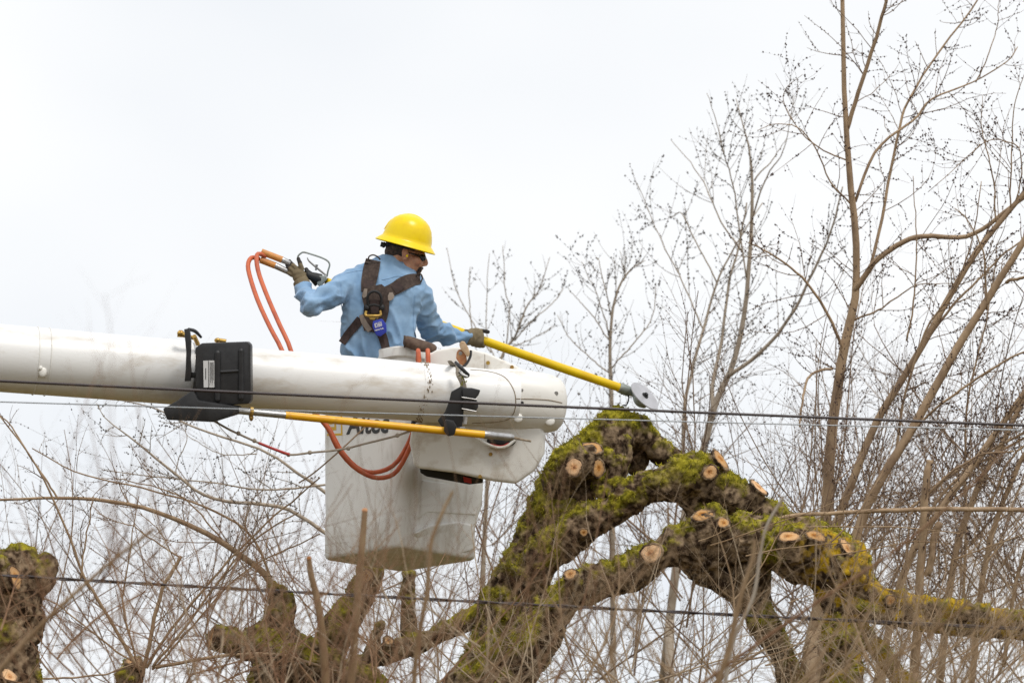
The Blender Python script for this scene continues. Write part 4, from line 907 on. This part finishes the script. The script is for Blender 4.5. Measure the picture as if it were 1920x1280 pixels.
bare_tree('bare_tree', 'tallest bare tree, its tan trunk forking high above the mossy knuckles', [
    [(1535, 1300, 29.5, 17), (1548, 1000, 29.5, 16.5), (1556, 880, 29.5, 15.5), (1562, 800, 29.5, 15), (1578, 700, 29.5, 14), (1596, 610, 29.5, 13), (1606, 540, 29.5, 10.5), (1605, 440, 29.5, 10), (1594, 340, 29.5, 9), (1588, 255, 29.5, 8), (1582, 160, 29.5, 7), (1580, 0, 29.5, 6), (1577, -160, 29.5, 5)],
    lift([(1588, 245), (1612, 165), (1640, 80), (1660, 0), (1685, -110)], (29.5, 29.3), 6.5, 4),
    lift([(1602, 545), (1640, 490), (1690, 455), (1730, 442), (1800, 443), (1850, 425), (1920, 372), (1990, 330)], (29.5, 29.2), 8.5, 5),
    lift([(1604, 378), (1630, 310), (1665, 262), (1720, 222), (1745, 192), (1790, 172), (1832, 155), (1890, 115), (1908, 88)], (29.5, 29.8), 4.5, 1.2),
    lift([(1632, 505), (1655, 400), (1672, 300), (1690, 220), (1708, 180), (1750, 110), (1815, 25), (1860, -40)], (29.5, 29.9), 4.8, 2),
    lift([(1600, 388), (1560, 345), (1530, 280), (1495, 238), (1455, 232), (1420, 245)], (29.5, 29.2), 2.6, .8),
    lift([(1585, 300), (1530, 275), (1490, 235), (1470, 180), (1505, 140)], (29.5, 29.2), 2.2, .6),
    lift([(1584, 662), (1560, 600), (1525, 540), (1480, 500), (1430, 470), (1402, 455)], (29.5, 29.1), 5, 1.5),
    lift([(1604, 600), (1660, 570), (1720, 535), (1790, 532)], (29.5, 29.3), 3, 1),
    lift([(1830, 155), (1850, 110), (1868, 50), (1875, -10)], 29.8, 2, .8),
    lift([(1560, 690), (1520, 700), (1505, 740), (1500, 800)], (29.5, 29.2), 4, 3),
    lift([(1700, 640), (1715, 540), (1720, 430), (1712, 330)], (29.3, 29.2), 3, 1)],
    1, l1=8, l2=6, len1=(.2, .7), tw_r=.003, mats=('stem', 'twig', 'bud'), ground=0, ang=(40, 85), bud=26)
bare_tree('bare_tree', 'slanting bare tree whose long limb rises past the tall forked tree', [
    [(1500, 1300, 28.6, 19), (1560, 1020, 28.6, 16), (1600, 900, 28.6, 14), (1640, 800, 28.6, 13), (1690, 715, 28.6, 12), (1750, 610, 28.6, 11), (1800, 520, 28.6, 10.5), (1850, 450, 28.6, 10), (1920, 362, 28.6, 8), (2010, 250, 28.6, 6)],
    lift([(1680, 860), (1700, 740), (1740, 620), (1790, 540), (1825, 440), (1840, 340)], (28.6, 28.3), 5, 1.5),
    lift([(1735, 640), (1800, 560), (1880, 480), (1960, 420)], (28.6, 28.9), 5, 2.5),
    lift([(1870, 420), (1860, 330), (1845, 250), (1842, 180)], (28.6, 28.5), 3.2, 1),
    lift([(1900, 390), (1915, 330), (1910, 280), (1880, 262), (1845, 268), (1800, 310), (1740, 360)], (28.6, 28.4), 2.6, 1),
    lift([(1895, 400), (1900, 300), (1905, 200), (1930, 120)], (28.6, 28.4), 3, 1)],
    2, l1=10, l2=7, rs=.56, len1=(.2, .62), mats=('stem', 'twig', 'bud'), ground=-.1)
bare_tree('bare_tree', 'thick brown leaning bare trunk lying closest against the horizontal pole', [
    [(1540, 1300, 28.0, 20), (1600, 1010, 28.0, 17), (1655, 885, 28.0, 15.5), (1710, 795, 28.0, 15), (1770, 690, 28.0, 14), (1830, 595, 28.0, 13), (1880, 515, 28.0, 12), (1960, 395, 28.0, 10), (2040, 280, 28, 8)],
    lift([(1885, 530), (1925, 520), (1990, 500)], (28, 27.8), 6, 4),
    lift([(1700, 820), (1760, 760), (1860, 690), (1960, 640)], (28, 27.7), 5, 3),
    lift([(1850, 580), (1850, 480), (1820, 420), (1790, 390)], (28, 27.8), 4, 1.2)],
    3, l1=10, l2=7, rs=.56, len1=(.2, .62), ground=-.1, mats=('stem', 'twig', 'bud'))
bare_tree('bare_tree', 'clump of brown diagonal stems crowded at the edge beyond the lichen branch', [
    lift([(1640, 1300), (1700, 1060), (1760, 960), (1840, 850), (1930, 720), (2000, 620)], 27.8, 15, 9),
    lift([(1760, 1300), (1790, 1060), (1830, 930), (1880, 830), (1950, 690)], 28.2, 14, 9),
    lift([(1820, 1300), (1850, 1050), (1900, 900), (1960, 790)], 28.4, 12, 8),
    lift([(1700, 960), (1800, 880), (1920, 810), (2000, 760)], 28.1, 6, 4),
    lift([(1720, 1000), (1790, 900), (1900, 830), (1990, 800)], 28.2, 6, 4),
    lift([(1805, 1180), (1810, 900), (1815, 760), (1850, 600), (1870, 480)], 28.8, 6, 2),
    lift([(1850, 960), (1890, 870), (1940, 820)], 28, 5, 4),
    lift([(1880, 1250), (1905, 1100), (1940, 960)], 28.3, 8, 6)],
    4, l1=12, l2=8, rs=.52, len1=(.2, .65), ground=0)
bare_tree('bare_tree', 'dark upright stem sawn off square between the leaning tan trunks', [
    [(1712, 1300, 27.4, 14), (1725, 1080, 27.4, 12), (1732, 970, 27.4, 11), (1740, 890, 27.4, 10), (1744, 862, 27.4, 9.5)],
    lift([(1735, 930), (1780, 890), (1840, 850), (1900, 845)], 27.4, 4, 2.5), lift([(1738, 1080), (1752, 1020), (1762, 980)], 27.4, 11, 10)], 5, l1=4, l2=5, ground=0)
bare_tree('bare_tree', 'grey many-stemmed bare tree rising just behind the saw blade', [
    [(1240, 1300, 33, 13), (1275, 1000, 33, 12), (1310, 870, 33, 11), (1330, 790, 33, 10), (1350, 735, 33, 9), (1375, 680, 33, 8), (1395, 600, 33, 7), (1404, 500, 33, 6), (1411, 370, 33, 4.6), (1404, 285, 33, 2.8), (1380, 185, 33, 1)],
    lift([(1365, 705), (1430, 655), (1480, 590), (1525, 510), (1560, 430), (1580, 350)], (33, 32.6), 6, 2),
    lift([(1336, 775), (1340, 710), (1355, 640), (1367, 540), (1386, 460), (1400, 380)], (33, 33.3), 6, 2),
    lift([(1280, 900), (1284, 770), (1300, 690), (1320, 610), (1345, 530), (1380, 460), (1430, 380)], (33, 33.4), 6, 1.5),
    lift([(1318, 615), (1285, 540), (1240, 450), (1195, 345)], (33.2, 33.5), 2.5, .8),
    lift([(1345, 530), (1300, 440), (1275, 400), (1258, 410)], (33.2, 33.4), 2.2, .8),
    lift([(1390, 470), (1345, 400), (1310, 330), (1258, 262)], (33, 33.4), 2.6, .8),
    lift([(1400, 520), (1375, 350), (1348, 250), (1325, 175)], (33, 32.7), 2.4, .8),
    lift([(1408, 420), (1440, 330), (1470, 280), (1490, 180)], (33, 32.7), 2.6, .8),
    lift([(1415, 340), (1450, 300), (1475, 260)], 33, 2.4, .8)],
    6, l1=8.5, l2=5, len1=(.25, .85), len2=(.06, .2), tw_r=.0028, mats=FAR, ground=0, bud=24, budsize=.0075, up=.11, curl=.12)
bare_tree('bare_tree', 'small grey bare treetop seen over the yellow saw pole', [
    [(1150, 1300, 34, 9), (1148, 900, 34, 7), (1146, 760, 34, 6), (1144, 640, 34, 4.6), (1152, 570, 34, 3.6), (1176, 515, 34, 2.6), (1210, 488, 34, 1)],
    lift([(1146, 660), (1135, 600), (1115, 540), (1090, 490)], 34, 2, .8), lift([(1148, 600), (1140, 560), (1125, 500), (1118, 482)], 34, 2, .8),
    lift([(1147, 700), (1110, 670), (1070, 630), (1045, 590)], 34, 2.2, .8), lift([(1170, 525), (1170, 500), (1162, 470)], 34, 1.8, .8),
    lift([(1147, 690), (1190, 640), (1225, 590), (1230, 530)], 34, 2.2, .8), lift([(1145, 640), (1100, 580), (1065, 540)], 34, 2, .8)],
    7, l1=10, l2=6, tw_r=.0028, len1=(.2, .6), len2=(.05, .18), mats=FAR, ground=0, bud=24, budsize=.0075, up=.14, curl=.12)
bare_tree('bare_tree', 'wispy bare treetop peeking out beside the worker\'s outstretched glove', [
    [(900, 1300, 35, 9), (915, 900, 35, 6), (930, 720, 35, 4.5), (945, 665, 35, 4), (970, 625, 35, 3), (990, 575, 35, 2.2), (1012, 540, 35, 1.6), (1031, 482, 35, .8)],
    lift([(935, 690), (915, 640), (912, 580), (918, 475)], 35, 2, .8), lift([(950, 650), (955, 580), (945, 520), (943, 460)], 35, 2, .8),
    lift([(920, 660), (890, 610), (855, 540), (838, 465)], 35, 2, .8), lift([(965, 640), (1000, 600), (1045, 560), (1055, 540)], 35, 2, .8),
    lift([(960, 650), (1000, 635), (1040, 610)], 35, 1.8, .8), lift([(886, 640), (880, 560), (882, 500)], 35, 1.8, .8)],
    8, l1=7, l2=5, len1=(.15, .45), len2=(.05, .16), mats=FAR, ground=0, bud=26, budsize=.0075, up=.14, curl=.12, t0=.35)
# long sapling pole lying across the lichened pollard
o = bare_tree('fallen_pole', 'long smooth tan pole lying level across the lichened pollard', [[(1378, 994, 26.5, 3), (1420, 980, 26.6, 4), (1490, 968, 26.7, 5), (1600, 960, 26.8, 6), (1750, 956, 26.9, 6.5), (1920, 957, 27, 7), (2050, 960, 27, 7)], lift([(1440, 1000), (1520, 985), (1640, 985), (1800, 1000)], 26.6, 2.5, 1.5)], 9, l1=2, l2=3, bud=0, cat='branch')
# arching branches on the left, behind the boom and bucket
bare_tree('arching_branch', 'thick arching tan branch bowing over from the mossy hump', [
    [(526, 1130, 27.0, 12), (500, 1080, 27, 10), (455, 1040, 27, 8.5), (400, 1005, 27, 7.5), (340, 980, 27, 6.5), (260, 952, 27, 5.5), (170, 937, 27, 5), (80, 935, 27, 4), (-40, 938, 27, 3)],
    lift([(520, 1110), (470, 1000), (380, 950), (270, 920), (150, 890), (60, 840)], 27.1, 4, 1.5), lift([(420, 1015), (340, 930), (250, 900), (190, 895)], 27, 2.5, 1),
    lift([(110, 937), (70, 880), (20, 800), (-10, 770)], 27, 3, 1.5)],
    10, l1=5, l2=5, len1=(.15, .6), bud=14, budsize=.005, cat='branch')
bare_tree('drooping_branch', 'greenish-grey drooping branch ending behind the bucket\'s lettered side', [
    [(640, 1020, 28.2, 6), (590, 985, 28.2, 5.5), (540, 955, 28.2, 5.2), (480, 945, 28.2, 5), (420, 938, 28.2, 4.6), (370, 920, 28.2, 4.2), (320, 880, 28.2, 3.8), (270, 840, 28.2, 3), (200, 790, 28.2, 1.4), (180, 755, 28.2, 1)],
    lift([(640, 905), (560, 915), (480, 915), (400, 905), (300, 893), (190, 880)], 28.3, 3.4, 1.2),
    lift([(360, 910), (330, 880), (350, 830), (345, 790)], 28.2, 2, .8)], 12, l1=11, l2=6, len1=(.12, .42), bud=30, budsize=.006, cat='branch', mats=FAR, up=-.03)
bare_tree('drooping_branch', 'budded thin branch descending from the boom\'s black tray to the bucket', [
    [(640, 950, 28.4, 5.5), (600, 918, 28.4, 5), (540, 875, 28.4, 4), (490, 845, 28.4, 3.6), (430, 825, 28.4, 3.2), (360, 800, 28.4, 2.8), (310, 775, 28.4, 2.2), (250, 755, 28.4, 1.6), (170, 745, 28.4, 1)],
    lift([(480, 850), (420, 850), (350, 815)], 28.4, 1.8, .8)], 13, l1=9, l2=6, len1=(.1, .35), bud=30, budsize=.006, cat='branch', mats=FAR, up=-.03)
bare_tree('shrub', 'fan of slender tan shoots springing from the small dark stump', [
    lift([(262, 1255), (225, 1190), (190, 1130), (160, 1080), (140, 1030), (100, 940), (60, 860), (0, 780)], 26.9, 5.5, 2),
    lift([(270, 1250), (290, 1150), (310, 1090), (340, 1042)], 26.9, 6, 5), lift([(275, 1250), (330, 1170), (420, 1060), (520, 960), (600, 895)], 26.9, 4.5, 2),
    lift([(285, 1250), (360, 1160), (470, 1020), (560, 960)], 26.9, 4, 2), lift([(285, 1255), (330, 1200), (450, 1075), (600, 1000)], 27, 3.5, 1.8),
    lift([(260, 1250), (230, 1130), (245, 1020), (260, 930)], 26.9, 3, 1.2), lift([(150, 1085), (160, 1000), (175, 930)], 26.9, 3, 1.5),
    lift([(265, 1250), (180, 1190), (100, 1130), (20, 1100)], 26.9, 3, 1.5), lift([(340, 1045), (260, 990), (180, 960)], 26.9, 2.5, 1),
    lift([(340, 1080), (300, 1000), (260, 960)], 26.9, 2, 1), lift([(290, 1250), (400, 1230), (520, 1225), (640, 1260)], 26.8, 5, 4), lift([(80, 1270), (200, 1265), (262, 1240)], 26.9, 3, 2)],
    14, l1=8, l2=6, len1=(.15, .6), bud=12, budsize=.0045, cat='shrub', ang=(20, 60))
# thin knobbly shoot with a red length, in front of the bucket
ks = empty('knobbly_shoot', P(620, 848, 25.3), 'thin knobbly tan shoot with a short red length in front of the bucket', 'shoot')
kp = [(398, 787), (430, 805), (458, 818), (485, 830), (515, 842), (543, 852), (585, 848), (640, 842), (690, 830), (745, 816), (790, 800)]
mb = MB(); mb.tube([P(a, b, 25.2) for a, b in kp], PX(2.1, 25.2), 8, res=60); obj('stem', mb, M['pale'], ks)
mb = MB(); mb.tube([P(a, b, 25.195) for a, b in kp[3:6]], PX(2.7, 25.2), 8, res=20); obj('red_wrap', mb, M['red'], ks)
for a, b in ((447, 812), (477, 826), (541, 852), (581, 848), (653, 840), (745, 816)):
    mb = MB(); mb.ell(P(a, b, 25.2), (.012, .010, .012)); obj('node', mb, M['pale'], ks)
mb = MB(); mb.tube([P(560, 905, 25.25), P(590, 885, 25.25), P(640, 842, 25.21), P(690, 795, 25.25)], PX(1.5, 25), 6, res=20); obj('side_twig', mb, M['twig'], ks)

# ---- upright cut sticks in front (out of focus)
def stick(label, pts, d, r0, r1, m_='fg', cutc=True, seed=1):
    rt = empty('cut_stick', P(*pts[0], d), label, 'stick', None)
    mb = MB(); w_ = [P(a, b, d) for a, b in pts]; gp = np.array([w_[0][0], w_[0][1], -.05]); n = len(pts)
    mb.tube(w_, [PX(r0 + (r1 - r0) * k / (n - 1), d) for k in range(n)], 10, res=30); mb.tube([w_[0] + UPV * .02, gp], PX(r0, d), 8); obj('shoot', mb, M[m_], rt)
    if cutc: mb = MB(); mb.disc(w_[-1] - UPV * .004, unit(UPV * .8 - FWD * .6), PX(r1 * .98, d), .008, 12); obj('cut_face', mb, M['cut'], rt)
    rt.location[2] = rt.location[2]; return rt
stick('straight brown cut stick with pale sawn tip in front of the bucket', [(655, 1310), (662, 1230), (672, 1100), (680, 1010), (684, 956)], 20.5, 9, 5.5)
stick('shorter brown cut stick with pale tip beside the bucket\'s lower corner', [(612, 1310), (607, 1220), (596, 1130), (584, 1080), (579, 1046)], 21, 9, 5)
stick('pale bent stick standing in front of the mossy sawn knuckles', [(1355, 1310), (1375, 1200), (1412, 1120), (1425, 1040), (1438, 985), (1470, 930)], 19.5, 4.2, 2.6, 'pale', False)
stick('thick blurred grey stick in front of the dark limb under the gnarled pollard', [(1330, 1320), (1362, 1230), (1388, 1120), (1410, 1050), (1415, 1010)], 17, 7, 3.5, 'fg', False)
stick('brown forked stick rising before the bucket\'s mounting housing', [(775, 1320), (780, 1230), (800, 1110), (808, 1020), (830, 960), (850, 920)], 17, 6, 2.8, 'fg', False)
stick('long slanting twig running up towards the edge over the lichen branch', [(1250, 1330), (1400, 1220), (1530, 1130), (1680, 1030), (1800, 930), (1900, 830)], 17, 4, 2, 'fgred', False)
stick('slanting blurred twig crossing the mossy stump by the cable', [(-60, 1330), (20, 1230), (110, 1140), (200, 1060), (290, 990)], 16, 6, 3, 'fg', False)

# ---- tangles: uncountable twigs, each one mass
def thicket(name, label, xr, yr, dr, n, lenr, r, seed, mats, ang=(-70, 70), l1=5, l2=4, dens=None, curl=.16, up=.03, bud=0, len1=(.2, .7), budsize=.005):
    rg = np.random.default_rng(seed); xs_ = rg.uniform(*xr, n); ys_ = rg.uniform(*yr, n); ds_ = rg.uniform(*dr, n)
    p = np.array([P(a, b, d) for a, b, d in zip(xs_, ys_, ds_)]); th = np.radians(rg.uniform(*ang, n))
    tg = unit(np.stack([np.sin(th), rg.normal(0, .25, n), np.cos(th)], 1)); ln = rg.uniform(*lenr, n) 
    A = grow(p, tg, ln, rg, (0, 6), 11, curl * .6, up); rs = rg.uniform(.5, 1.3, n)
    rA = (PX(r, 1) * ds_ * rs)[:, None] * np.linspace(1, .35, 12)[None]
    q_, tg, rr_, u = sample(A, rA, l1, rg, .1, 1); Bp = grow(q_, tg, rg.uniform(*len1, len(q_)), rg, (20, 60), 6, curl, up); rB = (rr_ * .55)[:, None] * np.linspace(1, .4, 7)[None]
    q_, tg, rr_, u = sample(Bp, rB, l2, rg, .1, 1); Cp = grow(q_, tg, rg.uniform(.06, .3, len(q_)), rg, (25, 70), 4, curl, up); rC = (rr_ * .6)[:, None] * np.linspace(1, .5, 5)[None]
    V = []; Q = []; o = 0
    for a, r_, s_ in ((A, rA, 5), (Bp, rB, 4), (Cp, rC, 3)):
        if len(a): v_, q2 = tubes_batch(a, r_, s_); V.append(v_); Q.append(q2 + o); o += len(v_)
    me = fast_mesh(name, np.vstack(V), quads=np.vstack(Q)); ob = link(name, me, M[mats[0]], org=P((xr[0] + xr[1]) / 2, yr[1], sum(dr) / 2)); tag(ob, label, 'twigs', kind='stuff')
    if bud:
        pts = np.vstack([sample(Bp, rB, bud, rg, .1, 1)[0], sample(Cp, rC, bud, rg, .1, 1)[0]]); bv, bt = buds_mesh(pts, rg.uniform(.5, 1.1, len(pts)) * budsize)
        o2 = link('buds', fast_mesh('buds', bv, tris=bt), M[mats[1]], ob, smooth=False); tag(o2, kind='stuff')
    return ob
thicket('twig_thicket', 'far tangle of bare twigs behind the pollards', (860, 1980), (980, 1400), (29, 35), 135, (.9, 2.0), 1.9, 101, ('twig', 'bud'), (-55, 60), 6, 6, bud=9)
thicket('twig_thicket', 'far tangle of thin bare twigs below the boom', (-60, 900), (1100, 1420), (28.5, 34), 62, (.8, 1.7), 1.6, 102, ('twig', 'budfar'), (-60, 60), 5, 5, bud=10)
thicket('twig_thicket', 'dense brown twig mass behind the lichened branch', (1480, 2000), (900, 1300), (27.6, 31), 95, (.7, 1.6), 1.9, 103, ('twig', 'bud'), (-50, 70), 7, 6, bud=7)
thicket('twig_thicket', 'blurred tangle of brown twigs in front of the pollards', (820, 2000), (1230, 1480), (16, 23), 85, (.4, .9), 2.1, 104, ('fg', 'bud'), (-60, 75), 6, 5, len1=(.15, .45))
thicket('twig_thicket', 'blurred tangle of reddish twigs in front below the boom', (-80, 760), (1150, 1480), (15, 22), 62, (.4, 1.0), 2.0, 105, ('fgred', 'bud'), (-60, 60), 6, 5, len1=(.15, .45))
thicket('twig_thicket', 'blurred reddish twigs standing in front of the bucket', (600, 1040), (1170, 1420), (15, 19.5), 36, (.5, .95), 1.8, 106, ('fgred', 'bud'), (-35, 45), 6, 5, len1=(.12, .35))
thicket('twig_thicket', 'faint blurred upright twigs in front of the boom', (20, 420), (1000, 1350), (11, 15), 9, (.45, .85), 1.5, 107, ('fgred', 'bud'), (-25, 30), 6, 5, len1=(.1, .25))
thicket('twig_thicket', 'blurred grey diagonal twigs over the lichen branch', (1450, 2000), (1220, 1450), (16, 21), 30, (.5, 1.0), 2.1, 108, ('fg', 'bud'), (10, 75), 6, 5, len1=(.15, .45))
thicket('twig_thicket', 'mass of tan twigs crowding the foot of the pollards', (800, 2000), (1250, 1500), (21, 25.3), 115, (.4, 1.0), 1.7, 109, ('fgpale', 'bud'), (-75, 80), 6, 6, len1=(.15, .5))
thicket('twig_thicket', 'mass of brown twigs crowding the mossy hump and dark stump', (-80, 860), (1210, 1500), (20, 24.5), 85, (.4, .95), 1.8, 110, ('fgred', 'bud'), (-75, 75), 6, 6, len1=(.15, .5))
thicket('twig_thicket', 'level tan shoots strewn across the lichened pollard', (1250, 2000), (990, 1280), (25.2, 25.9), 22, (.4, 1.0), 1.5, 111, ('fg', 'bud'), (35, 100), 5, 5, len1=(.15, .5))
thicket('twig_thicket', 'blurred warm brown twigs half hiding the hump and leaning dark limb', (340, 920), (1170, 1420), (17, 23), 26, (.4, .85), 1.7, 112, ('fgpale', 'bud'), (-65, 65), 6, 5, len1=(.15, .4))
